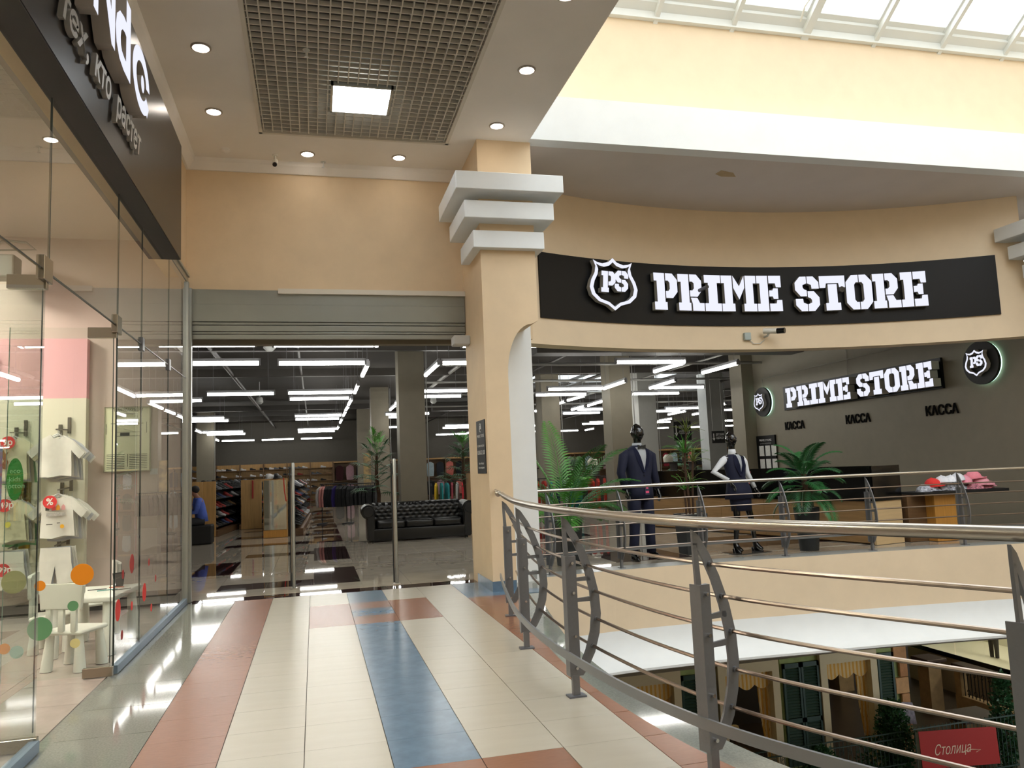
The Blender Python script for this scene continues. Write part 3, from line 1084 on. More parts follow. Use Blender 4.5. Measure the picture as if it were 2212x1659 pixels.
# ================================================================ SHOP LETTERING
GLY = {
    'P': (5.8, [[(0, 0), (3.1, 0), (3.1, 1.5), (2.65, 1.5), (2.65, 7), (0, 7), (0, 5.5), (.7, 5.5), (.7, 1.5), (0, 1.5)],
                [(2.9, 7), (4.6, 7), (5.8, 5.8), (5.8, 3.5), (4.6, 2.3), (2.9, 2.3), (2.9, 3.6), (3.5, 3.6), (3.9, 4.0), (3.9, 5.2), (3.5, 5.6), (2.9, 5.6)]]),
    'R': (6.3, [[(0, 0), (3.0, 0), (3.0, 1.5), (2.65, 1.5), (2.65, 7), (0, 7), (0, 5.5), (.7, 5.5), (.7, 1.5), (0, 1.5)],
                [(2.9, 7), (4.6, 7), (5.8, 5.8), (5.8, 3.9), (4.7, 2.7), (2.9, 2.7), (2.9, 3.9), (3.5, 3.9), (3.9, 4.3), (3.9, 5.3), (3.5, 5.6), (2.9, 5.6)],
                [(3.0, 2.5), (4.6, 2.5), (5.2, 1.5), (6.3, 1.5), (6.3, 0), (3.4, 0), (3.4, 1.3)]]),
    'I': (4.0, [[(0, 0), (4, 0), (4, 1.5), (3.1, 1.5), (3.1, 5.5), (4, 5.5), (4, 7), (0, 7), (0, 5.5), (.9, 5.5), (.9, 1.5), (0, 1.5)]]),
    'M': (8.4, [[(0, 0), (3.1, 0), (3.1, 1.5), (2.6, 1.5), (2.6, 7), (0, 7), (0, 5.5), (.7, 5.5), (.7, 1.5), (0, 1.5)],
                [(2.85, 7), (4.3, 4.9), (5.55, 7), (5.55, 4.6), (4.2, 2.3), (2.85, 4.6)],
                [(5.8, 7), (8.4, 7), (8.4, 5.5), (7.7, 5.5), (7.7, 1.5), (8.4, 1.5), (8.4, 0), (5.3, 0), (5.3, 1.5), (5.8, 1.5)]]),
    'E': (5.9, [[(0, 0), (2.65, 0), (2.65, 7), (0, 7), (0, 5.5), (.7, 5.5), (.7, 1.5), (0, 1.5)],
                [(2.9, 7), (5.8, 7), (5.8, 4.7), (4.6, 4.7), (4.4, 5.5), (2.9, 5.5)],
                [(2.9, 2.9), (3.7, 2.9), (3.9, 2.4), (5.0, 2.4), (5.0, 4.5), (3.9, 4.5), (3.7, 4.1), (2.9, 4.1)],
                [(2.9, 0), (5.9, 0), (5.9, 2.2), (4.7, 2.2), (4.5, 1.5), (2.9, 1.5)]]),
    'S': (5.9, [[(2.85, 7), (1.3, 7), (0, 5.8), (0, 4.3), (1.3, 3.0), (2.85, 3.0), (2.85, 4.2), (2.2, 4.4), (1.9, 4.8), (1.9, 5.3), (2.85, 5.6)],
                [(2.85, 0), (1.3, 0), (0, 1.2), (0, 2.5), (1.8, 2.5), (1.9, 1.7), (2.85, 1.4)],
                [(3.05, 0), (4.6, 0), (5.9, 1.2), (5.9, 2.7), (4.6, 4.0), (3.05, 4.0), (3.05, 2.8), (3.7, 2.6), (4.0, 2.2), (4.0, 1.7), (3.05, 1.4)],
                [(3.05, 7), (4.6, 7), (5.9, 5.8), (5.9, 4.5), (4.1, 4.5), (4.0, 5.3), (3.05, 5.6)]]),
    'T': (6.2, [[(0, 7), (6.2, 7), (6.2, 4.6), (4.8, 4.6), (4.6, 5.5), (1.6, 5.5), (1.4, 4.6), (0, 4.6)],
                [(2.0, 5.3), (4.2, 5.3), (4.2, 1.5), (4.9, 1.5), (4.9, 0), (1.3, 0), (1.3, 1.5), (2.0, 1.5)]]),
    'O': (6.2, [[(3.0, 7), (1.4, 7), (0, 5.6), (0, 1.4), (1.4, 0), (3.0, 0), (3.0, 1.5), (2.4, 1.5), (2.0, 2.0), (2.0, 5.0), (2.4, 5.5), (3.0, 5.5)],
                [(3.2, 7), (4.8, 7), (6.2, 5.6), (6.2, 1.4), (4.8, 0), (3.2, 0), (3.2, 1.5), (3.8, 1.5), (4.2, 2.0), (4.2, 5.0), (3.8, 5.5), (3.2, 5.5)]]),
}


def glyph(ch, O, U, V, N, sx, sz, depth, parent, shear=0.0, mats=None, name='letter'):
    bm = BM()
    for pl in GLY[ch][1]:
        prism(bm, [(p[0] * sx + p[1] * sz * shear, p[1] * sz) for p in pl], O, U, V, Vector(N) * depth, 1)
    return obj(name, bm, mats or [LETS, LETE], parent)


SHD = [(0, .5), (.08, .42), (.2, .38), (.30, .40), (.37, .44), (.33, .32), (.35, .2), (.42, .06), (.455, -.08), (.42, -.22), (.3, -.34), (.12, -.4), (0, -.5)]
SHF = SHD + [(-x, y) for x, y in SHD[-2:0:-1]]


def shield(O, U, V, N, w, h, depth, parent, mats=None):
    U, V, N, O = Vector(U), Vector(V), Vector(N), Vector(O)
    bm = BM()
    a = [(x * w / .91, y * h) for x, y in SHF]
    b = [(x * w / .91 * .85, y * h * .85 - .005 * h) for x, y in SHF]
    n = len(a)
    for i in range(n):
        j = (i + 1) % n
        q = [O + U * p[0] + V * p[1] for p in (a[i], a[j], b[j], b[i])]
        lo = [bm.verts.new(p) for p in q]
        hi = [bm.verts.new(p + N * depth) for p in q]
        f = bm.faces.new(hi); f.material_index = 1
        bm.faces.new(lo[::-1])
        bm.faces.new((lo[0], lo[1], hi[1], hi[0]))
        bm.faces.new((lo[2], lo[3], hi[3], hi[2]))
    obj('shield_outline', bm, mats or [LETS, LETE], parent)
    s = h * .40 / 7
    glyph('P', O + U * (-.27 * w) + V * (-.16 * h) , U, V, N, s * .95, s, depth, parent, .08, mats)
    glyph('S', O + U * (.01 * w) + V * (-.13 * h), U, V, N, s * .9, s, depth, parent, .08, mats)


# curved sign
sg = thing('shop_sign', 'long curved black fascia sign reading PRIME STORE in lit white letters with a shield', 'sign', (6.3, 11.0, 3.98))
obj('panel', arcwall(-20.9, 29.2, 3.51, 4.47, CR - 0.03, CR - 0.002), BLACKP, sg, smooth=True)


def run_on_arc(word, a0, a1, z0, sz, par):
    tot = sum(GLY[c][0] for c in word) + .3 * (len(word) - 1)
    span = math.radians(a1 - a0) * CR
    sx = span / tot
    s = 0
    for c in word:
        w = GLY[c][0] * sx
        am = a0 + math.degrees((s + w / 2) / CR)
        a = math.radians(am)
        U = Vector((math.cos(a), -math.sin(a), 0)); N = Vector((-math.sin(a), -math.cos(a), 0))
        O = arcp(am, CR - 0.05, z0) - U * (w / 2)
        glyph(c, O, U, (0, 0, 1), N, sx, sz, .085, par)
        s += w + .3 * sx


run_on_arc('PRIME', -7.9, 6.75, 3.725, .0825, sg)
run_on_arc('STORE', 8.3, 22.15, 3.715, .081, sg)
am = -12.75
a = math.radians(am)
shield(arcp(am, CR - 0.06, 4.07), (math.cos(a), -math.sin(a), 0), (0, 0, 1), (-math.sin(a), -math.cos(a), 0), .86, .80, .09, sg)

# wall sign over the cash desk
WX = 11.262
sg = thing('shop_sign', 'straight black board reading PRIME STORE with thick lit letters on the cash desk wall', 'sign', (WX, 14.4, 2.8))
bm = BM(); box(bm, WX - .05, WX, 11.93, 16.96, 2.53, 3.10); obj('panel', bm, BLACKP, sg)


def run_on_wall(word, y0, y1, z0, sz, par, depth):
    tot = sum(GLY[c][0] for c in word) + .3 * (len(word) - 1)
    sx = (y0 - y1) / tot
    y = y0
    for c in word:
        glyph(c, (WX - .09, y, z0), (0, -1, 0), (0, 0, 1), (-1, 0, 0), sx, sz, depth, par)
        y -= (GLY[c][0] + .3) * sx


run_on_wall('PRIME', 16.55, 14.22, 2.56, .0665, sg, .17)
run_on_wall('STORE', 14.0, 11.92, 2.57, .0665, sg, .17)
for y, z, lab in ((17.85, 2.82, 'far round black shield badge with glowing rim, left of the wall sign'), (11.0, 2.87, 'near round black shield badge with glowing rim, right of the wall sign')):
    b = thing('round_badge', lab, 'sign', (WX, y, z))
    R_ = .375
    bm = BM(); prism(bm, [(R_ * math.cos(2 * PI * k / 40), R_ * math.sin(2 * PI * k / 40)) for k in range(40)], (WX - .05, y, z), (0, -1, 0), (0, 0, 1), (-.05, 0, 0)); obj('disc', bm, BLKM, b)
    bm = BM(); prism(bm, [(.96 * R_ * math.cos(2 * PI * k / 40), .96 * R_ * math.sin(2 * PI * k / 40)) for k in range(40)], (WX - .012, y, z), (0, -1, 0), (0, 0, 1), (-.030, 0, 0)); obj('halo_light', bm, emis('halo', '#c9ffe6', 1.5), b)
    shield((WX - .095, y + .02, z), (0, -1, 0), (0, 0, 1), (-1, 0, 0), .46, .46, .09, b)
for i, y in enumerate((16.66, 14.38, 12.06)):
    o = textobj('desk_lettering', 'КАССА', .25, .015, mat('black_foil', '#0a0a0a', .9, spec=.1), (WX - .012, y, 2.13), (0, -1, 0), (0, 0, 1), None, 0, .006, .78)
    tag(o, ['leftmost, farthest of the three black KACCA words on the wall', 'middle of the three black KACCA words on the wall', 'rightmost, nearest of the three black KACCA words on the wall'][i], 'lettering')
# wires along the wall
bm = BM()
tube(bm, [(WX - .02, 17.9, 3.2), (WX - .02, 17.9, 3.42), (WX - .02, 14.6, 3.44), (WX - .02, 12.5, 3.46), (WX - .02, 12.5, 4.3)], .010, 4)
tube(bm, [(WX - .02, 14.55, 3.1), (WX - .02, 14.55, 4.2)], .010, 4)
tag(obj('cable_run', bm, mat('pale_trunking', '#9d988c', .6)), 'thin pale cable run above the sign on the cash wall', 'cable')
# opening hours board on the column
hb = thing('hours_board', 'narrow black board with white lettering on the left face of the near column', 'sign', (1.962, 9.3, 1.67))
bm = BM(); box(bm, 1.956, 1.966, 9.06, 9.54, 1.35, 1.99); obj('board', bm, BLKM, hb)
pr = mat('white_print', '#d8d8d8', .6)
pr2 = mat('grey_print', '#9a9a9a', .6)
for s, z, sz, ft in (('PRIME STORE', 1.80, .05, .40), ('РЕЖИМ РАБОТЫ', 1.68, .035, .38), ('10.00-21.00', 1.60, .075, .42), ('без обеда', 1.47, .035, .28), ('без выходных', 1.42, .035, .34)):
    textobj('print', s, sz, .001, pr, (1.9545, 9.30, z), (0, -1, 0), (0, 0, 1), hb, 0, 0, ft)
shield((1.9555, 9.3, 1.90), (0, -1, 0), (0, 0, 1), (-1, 0, 0), .11, .12, .002, hb, [pr, pr])
bm = bbox(1.75, 1.966, 9.75, 9.95, 3.0, 3.12, .01, 1)
tag(obj('camera_housing', bm, PLASTG), 'small white box lamp sticking out from the column just below the shutter', 'lamp')

# ---- info board, cameras, stain
ib = thing('info_board', 'black notice board with six white sheets near the cash wall corner', 'board', (11.25, 17.92, 1.5))
bm = BM(); box(bm, 11.22, 11.262, 17.5, 18.34, 1.08, 1.96); obj('board', bm, BLACKP, ib)
textobj('print', 'PRIME STORE', .075, .001, pr, (11.218, 17.92, 1.84), (0, -1, 0), (0, 0, 1), ib, 0, 0, .55)
textobj('print', 'уголок покупателя', .05, .001, pr2, (11.218, 17.92, 1.76), (0, -1, 0), (0, 0, 1), ib, 0, 0, .5)
for r in range(2):
    for c in range(3):
        y = 18.22 - .28 * c
        bm = BM(); box(bm, 11.214, 11.219, y - .21, y, (1.44 if r == 0 else 1.12), (1.70 if r == 0 else 1.36)); obj('sheet', bm, mat('paper', '#cfd0cc', .8, noise=.2, nscale=40), ib)
tc = thing('security_camera', 'white wall camera with dark lens under the curved sign', 'camera', (7.0, 11.0, 3.38))
a_ = math.radians(4.6)
c0 = arcp(4.6, CR - .0, 3.38)
bm = BM(); tube(bm, [arcp(4.9, CR, 3.33), arcp(4.9, CR - .10, 3.33), arcp(5.0, CR - .14, 3.38)], .018, 8); obj('bracket', bm, PLASTG, tc, True)
bm = BM()
tube(bm, [arcp(4.5, CR - .10, 3.41), arcp(5.7, CR - .26, 3.38)], .042, 12); obj('housing', bm, PLAST, tc, True)
bm = BM(); tube(bm, [arcp(5.55, CR - .24, 3.385), arcp(6.1, CR - .33, 3.375)], .046, 12); obj('lens_hood', bm, BLK, tc, True)
bm = bbox(-.055, .055, -.06, .0, -.06, .06, .006, 1); bm.transform(Matrix.Translation(arcp(2.86, CR, 3.335)) @ Matrix.Rotation(-math.radians(2.86), 4, 'Z'))
o = tag(obj('junction_box', bm, mat('pale_blue_plastic', '#aab8b8', .5)), 'small pale grey junction box left of the wall camera', 'box')
bm = BM(); tube(bm, [arcp(3.1, CR - .02, 3.28), arcp(3.6, CR - .02, 3.22), arcp(4.3, CR - .02, 3.22), arcp(4.9, CR - .02, 3.29)], .006, 5)
tag(obj('cable', bm, PLASTG, None, True), 'short drooping cable between junction box and wall camera', 'cable')
bm = BM(); prism(bm, [(0, 0), (.22, .06), (.34, .20), (.12, .22), (-.02, .14)], (5.55, 9.45, 5.3995), X3, X4, (0, 0, -.001))
obj('stain', bm, mat('ochre_stain', '#b9a583', .9, noise=.1), bpy.data.objects['ceiling_soffit'])
t = thing('ceiling_camera', 'small bullet camera hanging from the gallery ceiling near the crown moulding', 'camera', (-.42, 9.79, 5.4))
bm = BM(); tube(bm, [(-.42, 9.79, 5.40), (-.42, 9.79, 5.33)], .012, 8); lathe(bm, [(.035, 5.385), (.035, 5.40)], -.42, 9.79, 12); obj('bracket', bm, PLAST, t, True)
bm = BM(); tube(bm, [(-.42, 9.83, 5.34), (-.42, 9.66, 5.23)], .032, 12); obj('housing', bm, PLAST, t, True)
bm = BM(); tube(bm, [(-.42, 9.665, 5.233), (-.42, 9.64, 5.217)], .027, 12); obj('lens', bm, BLK, t, True)
bm = BM(); lathe(bm, [(.03, 5.35), (.055, 5.37), (.06, 5.40)], -1.0, 9.69, 16); tag(obj('smoke_detector', bm, CEIL, None, True), 'white round smoke detector left of the ceiling camera', 'detector')
for x, y, l in ((.165, 9.93, 'small sprinkler head below the crown by the left downlight'), (-.02, 7.22, 'small sprinkler head hanging in the cell grid ceiling')):
    bm = BM(); lathe(bm, [(.035, 5.395), (.035, 5.40)], x, y, 12); tube(bm, [(x, y, 5.4), (x, y, 5.33)], .009, 6); lathe(bm, [(.02, 5.325), (.02, 5.332)], x, y, 10)
    tag(obj('sprinkler', bm, PLASTG, None, True), l, 'sprinkler')

# ---- gallery lamps
DE = emis('downlight_glow', '#fff3e6', 22)
DL = [(-.967, 7.34, 'recessed round downlight, upper one of the left pair over the corridor'), (-1.01, 8.67, 'recessed round downlight, lower one of the left pair over the corridor'), (2.14, 7.23, 'recessed round downlight, nearer one right of the cell grid'), (2.13, 8.54, 'recessed round downlight directly above the near column'), (-.03, 9.69, 'recessed round downlight beside the ceiling camera'), (1.10, 9.64, 'recessed round downlight midway along the far ceiling edge')]
for y in (5.95, 4.6, 3.2, 1.8, .4, -1.0):
    DL.append((-.967, y, 'recessed round downlight on the left side overhead')); DL.append((2.14, y, 'recessed round downlight on the right side overhead'))
for i, (x, y, l) in enumerate(DL):
    t = thing('downlight', l, 'lamp', (x, y, 5.4), 0, 'downlights overhead beyond the picture' if i > 5 else None)
    bm = BM(); R1 = [[(rr * math.cos(2 * PI * k / 24), rr * math.sin(2 * PI * k / 24), z) for k in range(24)] for rr, z in ((.092, 0), (.092, -.008), (.075, -.014), (.070, -.004))]
    rings(bm, R1, False); obj('trim_ring', bm, mat('ring_metal', '#a59c92', .35, metal=.6), t, True, world=False)
    bm = BM(); R1 = [[(rr * math.cos(2 * PI * k / 24), rr * math.sin(2 * PI * k / 24), z) for k in range(24)] for rr, z in ((.070, -.003), (.055, -.018), (.03, -.026))]
    rings(bm, R1, True); obj('lamp_glass', bm, DE, t, True, world=False)
PE = emis('panel_glow', '#f6fbff', 12)
for i, y in enumerate((7.85, 4.6, 1.35)):
    t = thing('ceiling_panel_lamp', ['bright square lamp set in the cell grid ceiling', 'square lamp overhead in the grid', 'square lamp overhead farther back in the grid'][i], 'lamp', (.54, y + .3, 5.4))
    bm = BM(); box(bm, .245, .835, y + .01, y + .60, 5.398, 5.41); obj('diffuser', bm, PE, t)
    bm = BM()
    for (a, b, c, d) in ((.22, .245, y - .012, y + .622), (.835, .86, y - .012, y + .622), (.22, .86, y - .012, y + .01), (.22, .86, y + .60, y + .622)):
        box(bm, a, b, c, d, 5.388, 5.45)
    obj('frame', bm, ALU, t)

# ================================================================ RAILINGS
BOLT = mat('bolt_steel', '#d5d5d5', .2, metal=1)
LEAFP = [(-.045, 1.09), (-.005, 1.06), (.05, .975), (.10, .875), (.15, .74), (.18, .60), (.186, .48), (.17, .36), (.135, .25), (.09, .17), (.05, .12), (.02, .12), (.02, .16),
         (.075, .27), (.11, .38), (.125, .50), (.118, .62), (.093, .74), (.052, .86), (.008, .955), (-.03, 1.02), (-.045, 1.02)]
RODZ = [(.93, .045), (.78, .105), (.62, .148), (.45, .155), (.29, .122)]


def railing(label, line, sgn, postpts, zr, hr, ends=None, near=True):
    L = [Vector(p) for p in line]
    root = thing('railing', label, 'railing', (L[len(L) // 2].x, L[len(L) // 2].y, 0))
    P3 = [(p.x, p.y, zr) for p in L]
    bm = BM(); tube(bm, P3, hr, 16); obj('handrail', bm, STEEL if near else mat('pale_handrail', '#cfccc4', .25, metal=.9), root, True)
    k = zr / 1.12
    for z, u in RODZ:
        bm = BM(); tube(bm, [(p.x, p.y, z * k) for p in offs(L, u * sgn)], .0095, 8); obj('rod', bm, STEELD, root, True)
    a, b = offs(L, -.040 * sgn), offs(L, -.055 * sgn)
    bm = BM()
    rings(bm, [[(p.x, p.y, .225), (q.x, q.y, .225), (q.x, q.y, .275), (p.x, p.y, .275)] for p, q in zip(a, b)])
    obj('bottom_bar', bm, mat('flat_bar_paint', '#86898b', .35, metal=.4), root)
    for (x, y) in postpts:
        i = min(range(len(L)), key=lambda j: (L[j].x - x) ** 2 + (L[j].y - y) ** 2)
        t = (L[min(len(L) - 1, i + 1)] - L[max(0, i - 1)]).normalized()
        n = Vector((-t.y, t.x)) * sgn
        T3, N3 = Vector((t.x, t.y, 0)), Vector((n.x, n.y, 0))
        O = Vector((x, y, 0)) - T3 * .006
        bm = BM()
        prism(bm, [(u, z * k) for u, z in LEAFP], O, N3, (0, 0, 1), T3 * .012)
        for z in (.56, .685):
            prism(bm, [(.025, z), (.13, z), (.125, z + .028), (.025, z + .022)], O, N3, (0, 0, 1), T3 * .012)
        prism(bm, [(-.040, .82), (-.008, .82), (-.020, 1.03 * k), (-.045, 1.03 * k)], O, N3, (0, 0, 1), T3 * .012)
        prism(bm, [(-.036, .125), (.034, .125), (.034, .842), (-.036, .842)], O + T3 * -.008, N3, (0, 0, 1), T3 * .026)
        prism(bm, [(-.044, .125), (-.036, .125), (-.036, .845), (-.044, .845)], O + T3 * -.03, N3, (0, 0, 1), T3 * .07)
        prism(bm, [(-.022, .008), (.022, .008), (.022, .13), (-.022, .13)], O + T3 * -.01, N3, (0, 0, 1), T3 * .03)
        po = obj('post', bm, RAILP, root)
        bm = BM()
        prism(bm, [(-.055, 0), (.055, 0), (.055, .01), (-.055, .01)], O - T3 * .032, N3, (0, 0, 1), T3 * .075); obj('base_plate', bm, mat('base_plate_paint', '#6d7078', .4, metal=.4), po)
        if near:
            for z in (.80, .62, .36, .17):
                c = O + N3 * .006 + Vector((0, 0, z))
                bm = BM(); tube(bm, [c - T3 * .024, c + T3 * .034], [.009, .009], 8)
                obj('bolt', bm, BOLT, po, True)
            for z, u in RODZ:
                c = O + N3 * u + Vector((0, 0, z * k)) + T3 * .006
                bm = BM(); tube(bm, [c - T3 * .02, c + T3 * .02], .014, 8)
                obj('rod_collar', bm, RAILP, po, True)
    return root


NR = railing('curved steel railing in the foreground with a thick brushed handrail and grey leaf shaped posts', POSTC, 1,
             [(1.80, 7.45), (1.585, 6.08), (1.53, 4.72), (1.69, 3.30), (2.20, 2.11), (2.60, 1.2)], 1.12, .0255)
bm = BM(); blob(bm, (1.975, 8.55, 1.125), .036, 12, 8); tube(bm, [(1.985, 8.42, 1.12), (1.98, 8.5, 1.13), (2.03, 8.93, 1.15)], .018, 8)
obj('end_joint', bm, STEEL, NR, True)
FR = [Vector((p.x, p.y)) for p in offs(fe, .04)]
railing('long steel railing along the far balcony, in front of the mannequins', FR, -1,
        [(2.95, 9.93), (3.99, 10.06), (5.2, 10.06), (6.44, 9.98), (7.8, 9.89), (9.25, 9.72), (10.5, 9.46), (11.7, 9.1)], 1.085, .024, near=False)

# ================================================================ CASH DESK
dk = thing('cash_desk', 'long cash desk with black upper screen and pale oak front, right of the potted palm', 'desk', (8.3, 10.42, 0), math.radians(11.5))


def lbox(name, m, par, x0, x1, y0, y1, z0, z1, bev=0.0):
    return obj(name, bbox(x0, x1, y0, y1, z0, z1, bev, 1), m, par, world=False)


lbox('end_panel', mat('pale_oak', '#cdb287', .4, noise=.1, nscale=3, kind='woodx'), dk, 0, .62, 0, .04, 0, .66)
for i in range(5):
    lbox('front_panel', OAKX, dk, 0.02, .06, .045 + i * 1.16, 1.20 + i * 1.16, 0.02, .66)
for i in range(5):
    lbox('screen_panel', BLK, dk, -.02, .04, .0 + i * 1.17, 1.165 + i * 1.17, .665, 1.205)
lbox('end_screen', BLK, dk, 0, .62, -.02, .02, .665, 1.20)
lbox('counter_top', BLK, dk, .04, .66, .02, 5.85, .70, .74)
lbox('body', OAKD, dk, .07, .60, .05, 5.8, 0, .70)
bm = BM(); box(bm, -.03, -.022, 2.6, 2.82, .93, 1.16); pp = obj('price_sheet', bm, mat('pink_edge', '#c56a72', .6), dk, world=False)
bm = BM(); box(bm, -.033, -.031, 2.62, 2.80, .95, 1.14); obj('sheet', bm, mat('paper', '#cfd0cc', .8), dk, world=False)

ht = thing('display_table', 'dark topped counter on a honey oak pedestal with piled caps, right of the desk', 'table', (9.8, 10.5, 0))
bm = bbox(9.05, 10.65, 10.2, 10.75, .72, .765, .004, 1); obj('table_top', bm, BLKM, ht)
bm = bbox(9.32, 9.72, 10.32, 10.7, 0, .72, .003, 1); obj('pedestal', bm, OAKO, ht)
bm = bbox(8.98, 9.32, 10.5, 10.7, 0, .72); obj('shaded_side', bm, OAKD, ht)  # recessed side, its shade put in as a darker oak colour


def cap_bm():
    bm = BM()
    ell(bm, [(0, 0, 0, .09, .10), (0, 0, .03, .092, .102), (0, 0, .065, .08, .09), (0, 0, .095, .05, .058), (0, 0, .108, .015, .02)], 14)
    prism(bm, [(.085 * math.cos(math.radians(a)), -.05 - .11 * math.sin(math.radians(a))) for a in range(0, 181, 20)], (0, 0, .0), (1, 0, 0), (0, 1, 0), (0, 0, .012))
    blob(bm, (0, 0, .11), .01, 6, 4)
    return bm


caps = [('#e23a36', 'bright red cap at the left end of the cap pile', 9.42, 10.42, .84), ('#e9ebf2', 'white cap next to the red one on the pile', 9.58, 10.40, .87), ('#eceef5', 'larger white cap in the middle of the pile', 9.76, 10.42, .87),
        ('#e4e6ee', 'white cap with grey marks right of the middle', 9.86, 10.38, .90), ('#ef9fb2', 'pink cap behind the railing post', 10.02, 10.42, .86), ('#f0909f', 'bright pink cap on top at the right end', 10.22, 10.44, .92), ('#eda6b4', 'pale pink cap at the right end of the pile', 10.32, 10.40, .83)]
for h, l, x, y, z in caps:
    o = obj('cap', cap_bm(), mat('cap_' + h[1:], h, .85, noise=.1, nscale=30), None, True)
    o.location = (x, y, z); o.rotation_euler = (random.uniform(-.2, .2), random.uniform(-.2, .2), random.uniform(-1, 1)); o.scale = (1.2,) * 3
    tag(o, l, 'cap')
for i in range(16):
    x = 9.22 + i * .085
    pink = x > 10.0
    bm = BM()
    n_ = 10
    R_ = []
    for k in range(4):
        R_.append([((.10 - .015 * k) * math.cos(2 * PI * j / n_) * random.uniform(.8, 1.2), (.13 - .02 * k) * math.sin(2 * PI * j / n_) * random.uniform(.8, 1.2), .025 * k + random.uniform(0, .01)) for j in range(n_)])
    rings(bm, R_)
    o = obj('folded_shirt', bm, mat('folded_pink', '#f29aab', .85, noise=.5, nscale=26, col2='#5a4a50') if pink else mat('folded_white', '#dfe3ee', .85, noise=.6, nscale=22, col2='#3a3f4c'))
    o.location = (x, 10.40 + .05 * (i % 2), .766 + (.03 if i % 2 else 0)); o.rotation_euler = (0, 0, random.uniform(0, 3))
    tag(o, 'crumpled patterned %s garment in the pile on the counter' % ('pink' if pink else 'white'), 'clothing', 'crumpled %s garments under the caps' % ('pink' if pink else 'white'))

# ================================================================ SOFA
def sofa():
    W, D = 2.28, .95
    t = thing('sofa', 'black leather buttoned sofa with rolled arms and three seat cushions in the shop entrance', 'sofa', (2.12, 16.9, 0), math.radians(-1.5))
    x0, x1 = -W / 2, W / 2
    lb = lambda name, a, b, c, d, e, f, bev=.03: obj(name, bbox(a, b, c, d, e, f, bev, 3), LEATH, t, True, world=False)
    lb('base', x0 + .14, x1 - .14, -.45, .4, .03, .27, .02)
    for i in range(3):
        w = (W - .52) / 3
        lb('seat_cushion', x0 + .26 + i * w + .004, x0 + .26 + (i + 1) * w - .004, -.46, .22, .27, .43, .05)
    for s in (-1, 1):
        bm = BM()
        box(bm, s * (W / 2 - .22), s * (W / 2 - .06), -.45, .42, .03, .60)
        bmesh.ops.bevel(bm, geom=bm.edges[:], offset=.02, segments=2, affect='EDGES')
        c = (s * (W / 2 - .09), .62)
        tube(bm, [(c[0], -.46, c[1]), (c[0], -.44, c[1]), (c[0], .44, c[1])], [.125, .145, .145], 20)
        arm = obj('arm', bm, LEATH, t, True, world=False)
        bm = BM(); tube(bm, [(c[0], -.475, c[1]), (c[0], -.45, c[1])], [.10, .115], 20); box(bm, s * (W / 2 - .20), s * (W / 2 - .08), -.462, -.45, .05, .60)
        obj('arm_facing', bm, mat('leather_facing', '#15171a', .35, noise=.2, nscale=30, bump=.2), arm, True, world=False)
    # tufted back: grid surface with diamond dimples
    nx, nz = 132, 30
    bm = BM()
    grid = []
    bx0, bx1 = x0 + .2, x1 - .2
    bw, bh = (bx1 - bx0) / 14, .105
    for j in range(nz + 1):
        row = []
        s = j / nz
        for i in range(nx + 1):
            x = bx0 + (bx1 - bx0) * i / nx
            # profile: seat level up, then rolling over the top
            if s < .6:
                z = .40 + s / .6 * .27; y = .22 + .02 * s; ny, nz_ = -1, .1
            else:
                a = (s - .6) / .4 * PI * .95
                z = .67 + .085 * math.sin(a) * 1.0 + 0.0; y = .36 - .12 * math.cos(a); ny, nz_ = -math.cos(a), math.sin(a)
            u = (x - bx0) / bw; v = s * .60 / bh
            rr = round(v)
            uu = u - (.5 if rr % 2 else 0)
            du = abs(uu - round(uu)); dv = abs(v - rr)
            dist = math.hypot(du, dv * .9)
            d1 = abs(((u + v / 1.0 * .5) % 1) - .5); d2 = abs(((u - v / 1.0 * .5) % 1) - .5)
            h = .028 * min(1, dist * 2.2) ** .6
            row.append(bm.verts.new((x, y + ny * h, z + nz_ * h)))
        grid.append(row)
    for j in range(nz):
        for i in range(nx):
            bm.faces.new((grid[j][i], grid[j][i + 1], grid[j + 1][i + 1], grid[j + 1][i]))
    bk = obj('back', bm, LEATH, t, 'all', world=False)
    bm = BM()
    for r_ in range(1, 5):
        for c_ in range(14):
            u = c_ + (.5 if r_ % 2 else 0)
            s = r_ * bh / .60
            if s < .6: z, y = .40 + s / .6 * .27, .222
            else:
                a = (s - .6) / .4 * PI * .95
                z, y = .67 + .085 * math.sin(a), .36 - .12 * math.cos(a)
            x = bx0 + u * bw
            if x < bx1 and s < 1: blob(bm, (x, y - .004, z + .004), .011, 6, 4)
    obj('buttons', bm, BLK, bk, True, world=False)
    lb('back_board', x0 + .1, x1 - .1, .30, .46, .05, .68, .02)
    for sx in (-1, 1):
        for sy in (-.38, .34):
            bm = BM(); lathe(bm, [(.025, 0), (.035, .035)], sx * (W / 2 - .16), sy, 10); obj('foot', bm, BLKM, t, world=False)


sofa()

